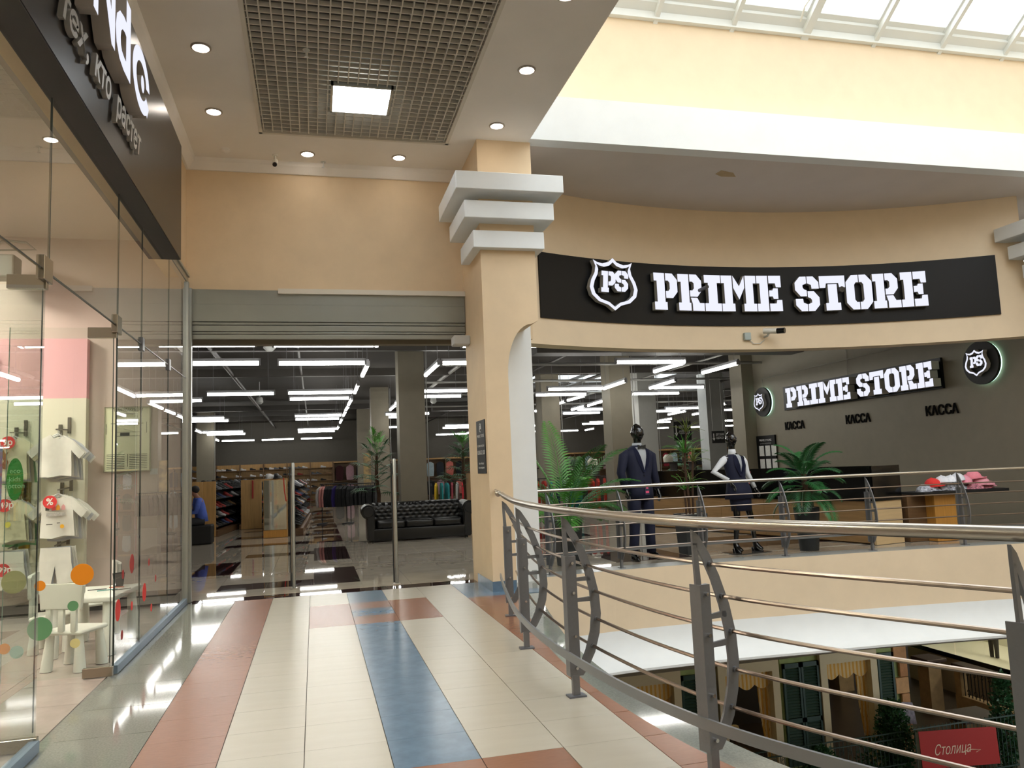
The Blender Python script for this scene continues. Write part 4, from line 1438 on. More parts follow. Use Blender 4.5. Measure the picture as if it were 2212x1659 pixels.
# ================================================================ FIGURES
def figure(parent, J, m, k=1.0, name='body'):
    """one skinned body; J: joint positions in the local frame of parent (world=False)"""
    V, E, R = [], [], []

    def add(p, r, to=None):
        V.append(Vector(p)); R.append(r if isinstance(r, tuple) else (r * k, r * k))
        if to is not None: E.append((to, len(V) - 1))
        return len(V) - 1
    pel = add(J['pelvis'], (.125 * k, .095 * k))
    wa = add(J['waist'], (.115 * k, .085 * k), pel)
    ch = add(J['chest'], (.15 * k, .10 * k), wa)
    nb = add(J['neckbase'], (.07 * k, .065 * k), ch)
    nk = add(J['neck'], .052, nb)
    jw = add(J['jaw'], (.055 * k, .065 * k), nk)
    hd = add(J['head'], (.076 * k, .092 * k), jw)
    add(J['crown'], (.05 * k, .06 * k), hd)
    for s in ('l', 'r'):
        sh = add(J['sh' + s], .062, ch)
        el = add(J['el' + s], .042, sh)
        wr = add(J['wr' + s], .027, el)
        W, H = Vector(J['wr' + s]), Vector(J['ha' + s])
        d = (H - W).normalized()
        pa = add(W + d * .055, (.034 * k, .018 * k), wr)
        side = Vector(J.get('pl' + s, (0, -1, 0))).normalized()
        side = (side - d * side.dot(d)).normalized()
        up = d.cross(side)
        for f, (o, ln) in enumerate(((-.030, .066), (-.010, .078), (.010, .074), (.029, .058))):
            b = W + d * .095 + side * o
            i1 = add(b, .010, pa)
            i2 = add(b + d * ln * .5 + up * .008, .009, i1)
            add(b + d * ln * .95 + up * .026, .007, i2)
        th = add(W + d * .045 - side * .040, .011, pa)
        add(W + d * .085 - side * .052 + up * .015, .009, th)
        hp = add(J['hi' + s], .088, pel)
        kn = add(J['kn' + s], .058, hp)
        ca = add(Vector(J['kn' + s]).lerp(Vector(J['an' + s]), .35), .055, kn)
        an = add(J['an' + s], .034, ca)
        A, T = Vector(J['an' + s]), Vector(J['to' + s])
        add(A + (A - T).normalized() * .03 + Vector((0, 0, -.035)), .026, an)
        mid = add(A.lerp(T, .55), (.038, .026), an)
        add(T, (.034, .018), mid)
    par = parent
    me_o = skin(name, V, E, R, m, None, 0, 2)
    me_o.parent = par
    return me_o


def lerpR(rows, z):
    for a, b in zip(rows, rows[1:]):
        if min(a[2], b[2]) <= z <= max(a[2], b[2]):
            t = (z - a[2]) / (b[2] - a[2])
            return [a[i] + (b[i] - a[i]) * t for i in range(5)]
    return rows[-1]


def surfpanel(bm, rows, xl, xr, z0, z1, off, n=6, nz=10):
    """panel hugging the -y side of a lofted garment"""
    g = []
    for j in range(nz + 1):
        z = z0 + (z1 - z0) * j / nz
        cx, cy, _, rx, ry = lerpR(rows, z)
        a, b = xl(z), xr(z)
        row = []
        for i in range(n + 1):
            x = a + (b - a) * i / n
            y = cy - ry * math.sqrt(max(0.02, 1 - min(.98, ((x - cx) / rx) ** 2))) - off
            row.append(bm.verts.new((x, y, z)))
        g.append(row)
    for j in range(nz):
        for i in range(n):
            bm.faces.new((g[j][i], g[j][i + 1], g[j + 1][i + 1], g[j + 1][i]))
    bmesh.ops.solidify(bm, geom=bm.faces[:], thickness=0.004)


MBLK = mat('mannequin_gloss', '#08080a', 0.10, coat=0.6)


def eggs(par, c, m, w=.078, dpt=.098, h=.255, rz=0.0, featur=True):
    bm = BM()
    rows = []
    for s in [i / 12 for i in range(13)]:
        z = -h / 2 + h * s
        prof = math.sin(PI * min(1, (s * .97 + .03))) ** .55 if s < .999 else .12
        jaw = .62 + .38 * min(1, s / .42)
        rows.append((0, -.012 + .02 * s, z, max(.012, w * prof * jaw), max(.012, dpt * prof * (.72 + .28 * min(1, s / .45)))))
    ell(bm, rows, 20)
    M = Matrix.Translation(c) @ Matrix.Rotation(rz, 4, 'Z')
    if featur:
        # nose, brow, mouth and ears
        tube(bm, [(0, -dpt * .93, .015), (0, -dpt * 1.06, -.022), (0, -dpt * .95, -.036)], [.007, .013, .008], 8)
        tube(bm, [(-.045, -dpt * .78, .026), (0, -dpt * .94, .030), (.045, -dpt * .78, .026)], [.006, .008, .006], 6)
        tube(bm, [(-.022, -dpt * .80, -.062), (0, -dpt * .88, -.060), (.022, -dpt * .80, -.062)], [.004, .007, .004], 6)
        for s in (-1, 1):
            blob(bm, (s * w * .98, .005, -.005), .02, 8, 6, .4, .8, 1.4)
            blob(bm, (s * .03, -dpt * .84, .012), .012, 8, 6, 1.2, .5, .8)
    bm.transform(M)
    return obj('head', bm, m, par, 'all', world=False)


def sleeve(par, pts, rad, m, name='sleeve'):
    bm = BM(); tube(bm, pts, rad, 14)
    return obj(name, bm, m, par, 'all', world=False)


# ---- suited mannequin
mn = thing('mannequin', 'glossy black male mannequin in a navy suit with white shirt and bow tie', 'mannequin', (4.63, 10.80, 0), math.radians(12))
S = 1.035
J = dict(pelvis=(0, 0, .98), waist=(0, .01, 1.15), chest=(0, 0, 1.40), neckbase=(0, .01, 1.56), neck=(0, 0, 1.63), jaw=(0, -.01, 1.69), head=(0, -.01, 1.78), crown=(0, 0, 1.86),
         shl=(-.19, .01, 1.51), ell=(-.275, .03, 1.22), wrl=(-.262, -.05, .97), hal=(-.245, -.09, .86), shr=(.19, .01, 1.51), elr=(.27, .03, 1.22), wrr=(.28, -.04, .96), har=(.285, -.08, .85),
         hil=(-.10, 0, .95), knl=(-.135, -.03, .52), anl=(-.16, .02, .10), tol=(-.19, -.13, .035), hir=(.10, 0, .95), knr=(.14, -.02, .52), anr=(.16, .03, .10), tor=(.20, -.11, .035))
body = figure(mn, J, MBLK)
eggs(mn, (0, -.012, 1.775), MBLK, .080, .102, .27, .35)
JR = [(0, 0, .84, .205, .135), (0, 0, .98, .200, .135), (0, 0, 1.13, .178, .122), (0, 0, 1.32, .212, .138), (0, .0, 1.44, .228, .130), (0, .005, 1.51, .215, .112), (0, .01, 1.555, .15, .09), (0, .015, 1.60, .075, .072)]
bm = BM(); ell(bm, JR, 28, True, 2.3); jk = obj('suit_jacket', bm, NAVY, mn, 'all', world=False)
sleeve(jk, [(-.150, .01, 1.505), (-.232, .01, 1.44), (-.282, .03, 1.22), (-.266, -.045, .985)], [.055, .078, .062, .05], NAVY)
sleeve(jk, [(.150, .01, 1.505), (.232, .01, 1.44), (.278, .03, 1.22), (.283, -.035, .975)], [.055, .078, .062, .05], NAVY)
V1 = lambda z: .002 + .088 * (z - 1.22) / .36
bm = BM(); surfpanel(bm, JR, lambda z: -V1(z), lambda z: V1(z) + .0, 1.22, 1.575, .006); obj('shirt_front', bm, SHIRT, jk, 'all', world=False)
navy2 = mat('navy_lapel', '#1a2042', .8)
for s in (-1, 1):
    bm = BM(); surfpanel(bm, JR, lambda z, s=s: s * (V1(z) - .008), lambda z, s=s: s * (V1(z) + .012 + .05 * math.sin(PI * min(1, max(0, (z - 1.22) / .40)))), 1.215, 1.565, .011); obj('lapel', bm, navy2, jk, 'all', world=False)
bm = BM(); ell(bm, [(0, .012, 1.565, .082, .080), (0, .008, 1.60, .070, .070), (0, .006, 1.635, .062, .066)], 20, False); bmesh.ops.solidify(bm, geom=bm.faces[:], thickness=.006); obj('collar', bm, SHIRT, mn, 'all', world=False)
bm = BM()
for s in (-1, 1):
    prism(bm, [(0, -.010), (s * .062, -.030), (s * .066, .030), (0, .010)], (0, -.098, 1.575), (1, 0, 0), (0, 0, 1), (0, -.018, 0))
box(bm, -.011, .011, -.122, -.098, 1.563, 1.587)
obj('bow_tie', bm, BLKM, mn, world=False)
bm = BM(); blob(bm, (0, -.130, 1.17), .009, 8, 5); blob(bm, (0, -.130, 1.08), .009, 8, 5); obj('buttons', bm, BLKM, jk, world=False)
bm = BM(); box(bm, -.015, .06, -.148, -.144, .90, 1.06); tg = obj('price_tag', bm, mat('tag_navy', '#2a2f4a', .5), mn, world=False)
bm = BM(); box(bm, -.005, .05, -.151, -.148, .925, .955); obj('tag_print', bm, mat('tag_pink', '#e0557f', .5), tg, world=False); bm = BM(); box(bm, .005, .04, -.151, -.148, .985, 1.02); obj('tag_print', bm, mat('tag_pink', '#e0557f', .5), tg, world=False)
for s in (-1, 1):
    bm = BM(); ell(bm, [(s * .155, .02, .085, .062, .075), (s * .135, .0, .30, .066, .075), (s * .128, -.015, .52, .074, .080), (s * .11, 0, .75, .094, .10), (s * .095, 0, .93, .10, .118)], 18)
    obj('trouser_leg', bm, NAVY, mn, 'all', world=False)
    bm = BM()
    ell(bm, [(0, 0, 0, .042, .135), (0, 0, .02, .045, .14), (0, .02, .055, .040, .10), (0, .06, .10, .036, .05)], 14)
    bm.transform(Matrix.Translation((s * .175, -.055, 0)) @ Matrix.Rotation(s * .22, 4, 'Z'))
    obj('shoe', bm, BLK, mn, 'all', world=False)
mn.scale = (S,) * 3

# ---- mannequin in vest and skirt
wm = thing('mannequin', 'glossy black female mannequin in navy long vest and skirt with white sleeves, hand on hip', 'mannequin', (6.17, 10.72, 0), math.radians(8))
J = dict(pelvis=(0.03, 0, .95), waist=(0.0, .01, 1.12), chest=(-.01, 0, 1.33), neckbase=(-.03, .01, 1.48), neck=(-.045, 0, 1.55), jaw=(-.055, -.01, 1.60), head=(-.06, -.01, 1.68), crown=(-.06, 0, 1.76),
         shl=(-.165, .01, 1.42), ell=(-.36, .05, 1.22), wrl=(-.185, -.09, 1.07), hal=(-.15, -.12, 1.0), shr=(.14, .01, 1.42), elr=(.225, .03, 1.18), wrr=(.30, -.04, .96), har=(.33, -.08, .87),
         hil=(-.05, 0, .92), knl=(-.055, -.03, .52), anl=(-.08, .02, .12), tol=(-.06, -.11, .035), hir=(.11, 0, .92), knr=(.20, -.02, .52), anr=(.29, .03, .12), tor=(.33, -.09, .035))
figure(wm, J, MBLK, .86)
eggs(wm, (-.06, -.012, 1.69), MBLK, .070, .092, .245, .25)
VR = [(.03, 0, .80, .235, .15), (.03, 0, .95, .198, .132), (.0, 0, 1.12, .145, .108), (-.01, 0, 1.30, .172, .130), (-.015, .0, 1.38, .165, .112), (-.02, .005, 1.43, .145, .095), (-.03, .01, 1.47, .075, .07)]
bm = BM(); ell(bm, VR, 26, True, 2.2); vs = obj('vest', bm, NAVY, wm, 'all', world=False)
bm = BM(); ell(bm, [(-.03, .01, 1.44, .078, .072), (-.04, .005, 1.50, .058, .058), (-.045, 0, 1.545, .050, .052)], 18); obj('white_top', bm, SHIRT, wm, 'all', world=False)
VV = lambda z: .004 + .05 * (z - 1.15) / .31
bm = BM(); surfpanel(bm, VR, lambda z: -.01 - VV(z), lambda z: .0 + VV(z), 1.15, 1.465, .012); obj('white_front', bm, SHIRT, vs, 'all', world=False)
for s in (-1, 1):
    bm = BM(); surfpanel(bm, VR, lambda z, s=s: -.005 + s * (VV(z) - .012), lambda z, s=s: -.005 + s * (VV(z) + .012 + .055 * math.sin(PI * min(1, max(0, (z - 1.15) / .34)))), 1.145, 1.455, .017); obj('lapel', bm, navy2, vs, 'all', world=False)
sleeve(wm, [(-.155, .01, 1.41), (-.215, .015, 1.37), (-.365, .05, 1.215), (-.20, -.078, 1.085)], [.05, .055, .046, .032], SHIRT)
sleeve(wm, [(.13, .01, 1.41), (.175, .015, 1.35), (.23, .03, 1.18), (.305, -.035, .955)], [.05, .055, .043, .030], SHIRT)
bm = BM(); ell(bm, [(.06, 0, .62, .165, .12), (.05, 0, .80, .175, .13), (.03, 0, .93, .165, .12)], 22); obj('skirt', bm, NAVY, wm, 'all', world=False)
for ax, ay, rz in ((-.08, .02, -.1), (.29, .03, .25)):
    bm = BM()
    ell(bm, [(0, -.05, 0.0, .034, .085), (0, -.05, .02, .036, .088), (0, -.02, .06, .034, .06), (0, 0, .12, .036, .042), (0, .0, .17, .040, .044)], 14)
    lathe(bm, [(.018, 0), (.026, .06)], 0, .05, 8)
    bm.transform(Matrix.Translation((ax, ay, 0)) @ Matrix.Rotation(rz, 4, 'Z'))
    obj('ankle_boot', bm, BLK, wm, 'all', world=False)
bm = BM(); box(bm, -.20, .42, -.18, .2, 0, .006); obj('base_sheet', bm, mat('base_glass', '#4a4744', .1), wm, world=False)

# ---- seated man
mn2 = thing('person', 'dark haired man in blue shirt sitting beside the shoe racks, holding a white paper', 'person', (-2.52, 19.0, 0), math.radians(-75))
J = dict(pelvis=(0, 0.05, .52), waist=(0, .03, .68), chest=(0, -.02, .90), neckbase=(0, -.05, 1.03), neck=(0, -.08, 1.09), jaw=(0, -.12, 1.13), head=(0, -.13, 1.20), crown=(0, -.10, 1.27),
         shl=(-.18, -.03, .98), ell=(-.22, -.10, .72), wrl=(-.10, -.32, .86), hal=(-.08, -.36, .97), shr=(.18, -.03, .98), elr=(.22, -.10, .72), wrr=(.10, -.32, .70), har=(.03, -.40, .72),
         hil=(-.09, .03, .50), knl=(-.14, -.42, .50), anl=(-.14, -.40, .09), tol=(-.15, -.54, .035), hir=(.09, .03, .50), knr=(.14, -.42, .50), anr=(.14, -.40, .09), tor=(.15, -.54, .035))
SKINM = mat('skin', '#8a5c46', .6)
BSH = mat('blue_shirt', '#4a62b8', .8, noise=.12, nscale=20)
figure(mn2, J, SKINM)
bm = BM()
ell(bm, [(0, 0.05, .50, .18, .14), (0, .03, .68, .17, .13), (0, -.02, .88, .20, .135), (0, -.03, .98, .19, .11), (0, -.045, 1.03, .09, .08)], 20)
sh_ = obj('shirt', bm, BSH, mn2, 'all', world=False)
sleeve(sh_, [(-.16, -.03, .98), (-.20, -.05, .93), (-.225, -.10, .72), (-.11, -.30, .85)], [.062, .066, .052, .038], BSH)
sleeve(sh_, [(.16, -.03, .98), (.20, -.05, .93), (.225, -.10, .72), (.11, -.30, .70)], [.062, .066, .052, .038], BSH)
DT = mat('dark_trousers', '#17181c', .8)
for s in (-1, 1):
    sleeve(mn2, [(s * .09, .08, .50), (s * .13, -.38, .50), (s * .14, -.43, .44), (s * .14, -.40, .12)], [.10, .078, .07, .055], DT, 'trouser_leg')
    bm = BM(); ell(bm, [(0, 0, 0, .04, .13), (0, 0, .03, .042, .13), (0, .03, .08, .035, .07)], 12); bm.transform(Matrix.Translation((s * .145, -.46, 0))); obj('shoe', bm, BLK, mn2, 'all', world=False)
bm = BM(); blob(bm, (0, -.095, 1.215), .098, 14, 10, .92, 1.0, .92); obj('hair', bm, mat('dark_hair', '#120e0c', .7), mn2, 'all', world=False)
bm = BM(); box(bm, -.2, .05, -.42, -.415, .92, 1.12); tag(obj('paper_sheet', bm, mat('paper_white', '#dfe0e2', .8)), 'white paper held up by the seated man', 'paper')
bpy.data.objects['paper_sheet'].matrix_basis = mn2.matrix_basis.copy()
bm = bbox(-.28, .28, -.22, .28, 0, .42, .03, 3); o = tag(obj('pouf_seat', bm, BLKM), 'black cube seat under the man in the blue shirt', 'seat'); o.location = (-2.52, 19.0, 0)

# ================================================================ PLANTS
def frond_bm(L, nl, ll, droop, rise, wid=.026, fold=.5):
    """pinnate frond growing along +x from the origin"""
    bm = BM()
    pts = []
    p = Vector((0, 0, 0)); ang = rise
    n = 14
    for i in range(n + 1):
        pts.append(p.copy())
        p = p + Vector((math.cos(ang), 0, math.sin(ang))) * (L / n)
        ang -= droop / n * (0.5 + 1.2 * i / n)
    tube(bm, pts, [.008 * (1 - .8 * i / n) + .001 for i in range(n + 1)], 5)
    for k in range(nl):
        s = .22 + .78 * k / (nl - 1)
        f = s * n
        i = min(n - 1, int(f)); t = f - i
        q = pts[i].lerp(pts[i + 1], t); d = (pts[i + 1] - pts[i]).normalized()
        nrm = Vector((-d.z, 0, d.x))
        l = ll * (math.sin(PI * min(1, s * .82 + .12)) ** .7)
        for sd in (-1, 1):
            dirv = (d * .75 + Vector((0, sd, 0)) * .9 + nrm * (fold * .25)).normalized()
            e = q + dirv * l + Vector((0, 0, -l * .25))
            m_ = q + dirv * l * .5 + Vector((0, 0, .0))
            a = bm.verts.new(q); b = bm.verts.new(m_ + d * wid * .6); c = bm.verts.new(e); g = bm.verts.new(m_ - d * wid * .6)
            bm.faces.new((a, b, c, g))
    return bm


def palm(name, label, loc, potm, hpot, rpot, fr, leafm, trunk=None, dark=None):
    t = thing(name, label, 'plant', loc)
    if hpot:
        if potm == 'square':
            bm = BM()
            R_ = []
            for z, r in ((0, rpot * .78), (hpot, rpot), (hpot, rpot * .9), (hpot - .04, rpot * .9)):
                R_.append([(-r, -r, z), (r, -r, z), (r, r, z), (-r, r, z)])
            rings(bm, R_)
        else:
            bm = BM(); lathe(bm, [(rpot * .72, 0), (rpot, hpot), (rpot * .92, hpot), (rpot * .9, hpot - .04)], 0, 0, 24)
        obj('planter', bm, POT, t, potm != 'square', world=False)
        bm = BM()
        for i in range(26):
            a, r = random.uniform(0, 2 * PI), rpot * .78 * math.sqrt(random.random())
            blob(bm, (r * math.cos(a), r * math.sin(a), hpot - .02), random.uniform(.018, .034), 6, 4, 1, 1, .7)
        o = obj('pebbles', bm, PEB, t, world=False); o['kind'] = 'stuff'
    if trunk:
        for tr in trunk:
            bm = BM(); tube(bm, tr[0], tr[1], 9); obj('trunk', bm, TRUNK, t, True, world=False)
    for i, (x, y, z, az, rise, L, droop, ll, nl) in enumerate(fr):
        bm = frond_bm(L, nl, ll, droop, rise)
        bm.transform(Matrix.Translation((x, y, z)) @ Matrix.Rotation(az, 4, 'Z'))
        obj('frond', bm, (dark if dark and i % 2 else leafm), t, world=False, fixn=False)
    return t


R = math.radians
fr = []
for az, rise, L, dr in ((95, 80, 1.55, .5), (10, 68, 1.45, 1.0), (165, 74, 1.50, .7), (60, 72, 1.3, 1.1), (200, 55, 1.15, 1.3), (345, 55, 1.2, 1.2), (270, 62, 1.2, 1.3), (310, 40, 1.0, 1.4),
                        (230, 38, .95, 1.5), (20, 32, .95, 1.2), (175, 30, .85, 1.4), (130, 60, 1.2, 1.2), (30, 20, .8, 1.0), (290, 72, 1.35, .9), (255, 30, .7, 1.5), (5, 48, 1.1, 1.3)):
    fr.append((.03 * math.cos(R(az)), .03 * math.sin(R(az)), .62, R(az), R(rise), L, dr, .30, 28))
palm('areca_palm', 'tall areca palm with feathery fronds in a black planter beside the white pilaster', (3.47, 10.75, 0), 'square', .64, .17, fr, LEAF, None, mat('leaf_mid_green', '#356b2a', .45, noise=.2))


def rosette(t, x, y, z, n, L, m, droop=1.1):
    for k in range(n):
        az = 2 * PI * k / n * 2.4 + random.uniform(-.2, .2)
        el = R(80 - 75 * (k / n))
        bm = BM()
        p = Vector((0, 0, 0)); a = el; R_ = []
        for i in range(7):
            w = .011 * (1 - i / 6.5) + .001 if i else .008
            R_.append([Vector((p.x, -w, p.z)), Vector((p.x, 0, p.z + .004)), Vector((p.x, w, p.z))])
            p = p + Vector((math.cos(a), 0, math.sin(a))) * L / 6
            a -= droop / 6 * (.4 + i * .25)
        rows_ = [[bm.verts.new(q) for q in r] for r in R_]
        for i in range(6):
            for j in range(2):
                bm.faces.new((rows_[i][j], rows_[i + 1][j], rows_[i + 1][j + 1], rows_[i][j + 1]))
        bm.transform(Matrix.Translation((x, y, z)) @ Matrix.Rotation(az, 4, 'Z'))
        obj('leaf', bm, m, t, world=False, fixn=False)


yc = palm('dracaena', 'dracaena with three tufts of narrow leaves on bare stems between the two mannequins', (5.54, 11.05, 0), 'square', .60, .19, [], LEAF,
          [([(0, 0, .55), (-.02, 0, 1.0), (-.04, 0, 1.35), (.02, 0, 1.85)], [.022, .02, .018, .012]), ([(.05, 0, .55), (.07, 0, 1.1), (.10, 0, 1.40)], .018), ([(-.05, .02, .55), (-.06, .02, .95)], .016)])
LY = mat('leaf_yellow_green', '#6f7d3a', .45, noise=.3, nscale=9)
rosette(yc, .02, 0, 1.84, 20, .30, LY); rosette(yc, -.03, 0, 1.52, 24, .38, LEAF); rosette(yc, .10, 0, 1.38, 22, .32, LY); rosette(yc, -.06, .02, .96, 18, .32, LEAF)
rosette(yc, .04, 0, 1.08, 10, .28, LY)
fr = []
for i in range(24):
    az = i * 137.5
    rise = 82 - i * 4.2
    fr.append((0, 0, 1.14 - .012 * i, R(az), R(rise), .56 + .06 * (i % 3), 1.2, .22, 22))
palm('potted_palm', 'short dark green palm in a round charcoal planter in front of the cash desk', (7.18, 10.5, 0), 'round', .63, .19, fr, LEAFD, [([(0, 0, .58), (.01, 0, .9), (0, 0, 1.13)], [.05, .045, .04]), ([(.12, .03, .58), (.11, .02, .95)], .03), ([(-.10, .03, .58), (-.09, .02, .9)], .028)], mat('leaf_middle_green', '#2f6d38', .45))


def fanpalm(name, label, loc, H, seed):
    random.seed(seed)
    t = thing(name, label, 'plant', loc)
    bm = BM(); lathe(bm, [(.16, 0), (.2, .4), (.18, .4), (.17, .36)], 0, 0, 20); obj('planter', bm, POT, t, True, world=False)
    bm = BM(); tube(bm, [(0, 0, .36), (.03, 0, .9), (-.02, 0, 1.3), (0, 0, H - .35)], [.05, .045, .045, .03], 9); obj('trunk', bm, TRUNK, t, True, world=False)
    n = 34
    for k in range(n):
        az = k * 2.4
        z = .95 + (H - 1.15) * (k / n)
        el = R(random.uniform(-10, 30) + 50 * (k / n) ** 2)
        bm = BM()
        L0 = random.uniform(.26, .44) * (1.15 - .5 * k / n)
        d = Vector((math.cos(el), 0, math.sin(el)))
        tip = d * L0
        tube(bm, [(0, 0, 0), tip], .006, 4)
        for j in range(13):
            a = R(-75 + 150 * j / 12)
            l = .38 * (1 - .25 * abs(j - 6) / 6)
            dr = (d * math.cos(a) + Vector((0, math.sin(a), 0))).normalized()
            e = tip + dr * l + Vector((0, 0, -l * .3))
            mid = tip + dr * l * .5
            side = dr.cross(Vector((0, 0, 1))).normalized() * .015
            bm.faces.new([bm.verts.new(q) for q in (tip, mid + side, e, mid - side)])
        bm.transform(Matrix.Translation((0, 0, z)) @ Matrix.Rotation(az, 4, 'Z'))
        obj('frond', bm, LEAF if k > n - 7 else LEAFD, t, world=False, fixn=False)
    return t


fanpalm('fan_palm', 'tall fan palm behind the left arm of the black sofa', (1.42, 18.6, 0), 2.25, 3)
fanpalm('fan_palm', 'dark fan palm behind the right end of the sofa, next to the hours board', (3.55, 19.0, 0), 2.30, 5)
fanpalm('fan_palm', 'shadowy fan palm far behind the hatless cash wall corner', (13.4, 27.0, 0), 2.2, 6)
random.seed(11)

# ================================================================ SHOE RACKS AND CLOTHES
def shoe_bm(L=.28):
    bm = BM()
    R_ = []
    for x, hw, h0, h1 in ((-.5, .028, 0, .06), (-.46, .036, 0, .095), (-.25, .036, 0, .10), (-.1, .036, 0, .075), (.15, .045, 0, .05), (.38, .042, 0, .042), (.5, .018, .008, .026)):
        R_.append([(x * L, -hw, h0), (x * L, hw, h0), (x * L, hw * .8, h1), (x * L, -hw * .8, h1)])
    rings(bm, R_)
    box(bm, -.5 * L, .47 * L, -.043, .043, -.012, .014)
    return bm


SHC = [('black', '#161616'), ('black', '#1b1b1e'), ('black', '#121214'), ('white', '#c9c9c9'), ('grey', '#63656a'), ('black', '#161616'), ('red', '#8f2520'), ('navy', '#20305c'), ('black', '#141414'), ('tan', '#8a6a48')]
shoe_me = {}
for nm, h in SHC:
    if nm in shoe_me: continue
    o = obj('shoe', shoe_bm(), mat('shoe_' + nm, h, .5), None, 'all')
    shoe_me[nm] = o.data
    bpy.data.objects.remove(o)


def shoe(nm, loc, rz, where, tilt=0.0, s=1.0):
    o = bpy.data.objects.new('shoe', shoe_me[nm])
    COL.objects.link(o)
    o.location = loc; o.rotation_euler = (tilt, 0, rz) if not tilt else (0, tilt, rz); o.scale = (s,) * 3
    o['label'] = nm + ' shoe ' + where; o['category'] = 'shoe'; o['group'] = nm + ' shoes ' + where


# back wall shoe shelving
bw_ = thing('shoe_shelving', 'oak wall shelving filled with shoes on the far shop wall', 'shelving', (-2.4, 42.9, 0))
bm = BM(); box(bm, -8.5, .95, 43.3, 43.58, 0, 2.15); obj('back_panel', bm, OAK, bw_)
for i in range(7):
    z = .12 + i * .34
    if z > 2.0: break
    bm = BM(); box(bm, -8.5, .95, 42.95, 43.3, z, z + .03); obj('shelf', bm, OAKD, bw_)
for i in range(9):
    x = -8.5 + i * 1.18
    bm = BM(); box(bm, x, x + .05, 42.93, 43.3, 0, 2.17); obj('upright', bm, OAKD, bw_)
for r_ in range(6):
    for c_ in range(30):
        x = -6.2 + c_ * .238
        if random.random() < .42: continue
        nm = random.choice(['white', 'white', 'black', 'red', 'grey', 'tan']) if x > -1.4 else random.choice(['white', 'black', 'black', 'grey', 'white'])
        shoe(nm, (x, 43.1, .165 + r_ * .34), random.uniform(-.2, .2), 'on the far wall shelving', 0, 1.05)


def gondola(x0, y0, x1, y1, label, ends=True, mirror=False, cnt=16, zr=5):
    """sloping shoe rack running from (x0,y0) to (x1,y1), shoes facing -normal side"""
    A, B = Vector((x0, y0)), Vector((x1, y1))
    d = (B - A).normalized(); n = Vector((d.y, -d.x))
    L = (B - A).length
    t = thing('shoe_rack', label, 'shelving', (x0, y0, 0), math.atan2(d.y, d.x))
    bm = BM(); box(bm, 0, L, -.02, .02, 0, 1.30); obj('back_panel', bm, BLKM, t, world=False)
    if ends:
        bm = BM(); box(bm, -.02, .02, -.28, .28, 0, 1.38); obj('end_panel', bm, OAK, t, world=False)
        bm = BM(); box(bm, L - .02, L + .02, -.28, .28, 0, 1.38); obj('end_panel', bm, OAK, t, world=False)
    bm = BM(); box(bm, 0, L, -.33, .33, 0, .14); obj('plinth', bm, OAKD, t, world=False)
    for k_ in range(zr):
        z = .24 + k_ * .235
        for s in (-1, 1):
            bm = BM(); prism(bm, [(s * .02, z + .05), (s * .27, z - .02), (s * .27, z - .01), (s * .02, z + .06)], (0, 0, 0), (0, 1, 0), (0, 0, 1), (L, 0, 0)); obj('shelf', bm, BLKM, t, world=False)
    return t, A, d, n, L


def fill(A, d, n, L, cnt, where, side, zr=5, cols=None, y_up=True):
    for k_ in range(zr):
        z = .26 + k_ * .235
        for i in range(cnt):
            if random.random() < .08: continue
            p = A + d * (L * (i + .5) / cnt) + n * (side * .15)
            nm = random.choice(cols or [c[0] for c in SHC])
            o_rz = math.atan2(n.y * side, n.x * side)
            o = bpy.data.objects.new('shoe', shoe_me[nm]); COL.objects.link(o)
            o.location = (p.x, p.y, z); o.rotation_euler = (0, .28, o_rz)
            o['label'] = nm + ' shoe ' + where; o['category'] = 'shoe'; o['group'] = nm + ' shoes ' + where


t, A, d, n, L = gondola(-2.70, 21.2, -2.0, 29.5, 'long black shoe rack with a wide oak end panel behind the seated man')
bm = BM(); box(bm, -.34, .04, .02, .06, 0, 1.36)
bm.transform(Matrix.Rotation(0, 4, 'Z'))
bm.free()
fill(A, d, n, L, 17, 'on the long rack behind the seated man', 1)
for i in range(14):
    p = A + d * (L * (i + .5) / 14)
    shoe(random.choice(['black', 'white', 'black', 'grey']), (p.x, p.y, 1.315), random.uniform(-1, 1), 'standing on top of the long rack', 0, 1.0)
bm = BM(); box(bm, -3.03, -2.72, 21.0, 21.05, 0, 1.38)
tag(obj('oak_screen', bm, OAK), 'broad oak end board right behind the man in the blue shirt', 'panel')
t, A, d, n, L = gondola(-1.74, 23.5, -1.45, 31.0, 'second shoe rack with oak end and red strip, left of the mirror stand')
fill(A, d, n, L, 7, 'on the second rack left of the mirror stand', 1)
bm = BM(); box(bm, -1.72, -1.68, 23.40, 23.46, .85, 1.36)
tag(obj('red_ribbon', bm, mat('ribbon_red', '#8f1f18', .7)), 'dark red ribbon hanging on the end of the second rack', 'ribbon')
ms = thing('mirror_stand', 'oak framed stand with a tall mirror facing the entrance', 'mirror', (-.92, 19.75, 0))
bm = BM(); box(bm, -1.19, -.64, 19.66, 20.0, 0, 1.38); obj('cabinet', bm, OAK, ms)
bm = BM(); box(bm, -1.17, -.66, 19.640, 19.655, .18, 1.35); obj('mirror', bm, mat('mirror', '#d6d8d2', .03, metal=1), ms)
bm = BM(); box(bm, -1.19, -.64, 19.63, 19.66, 0, .17); obj('plinth', bm, OAKO, ms)
bm = BM(); tube(bm, [(-.72, 19.62, 1.39), (-.705, 19.61, 1.1), (-.67, 19.61, .86), (-.66, 19.61, .84)], .013, 6)
tag(obj('red_strap', bm, mat('strap_red', '#c4241a', .6), None, True), 'bright red strap hanging down the mirror stand', 'strap')
shoe('white', (-1.0, 19.8, 1.395), .8, 'standing on the mirror stand', 0, 1.15)
shoe('black', (-.85, 19.75, 1.395), 1.2, 'standing on the mirror stand', 0, 1.15)
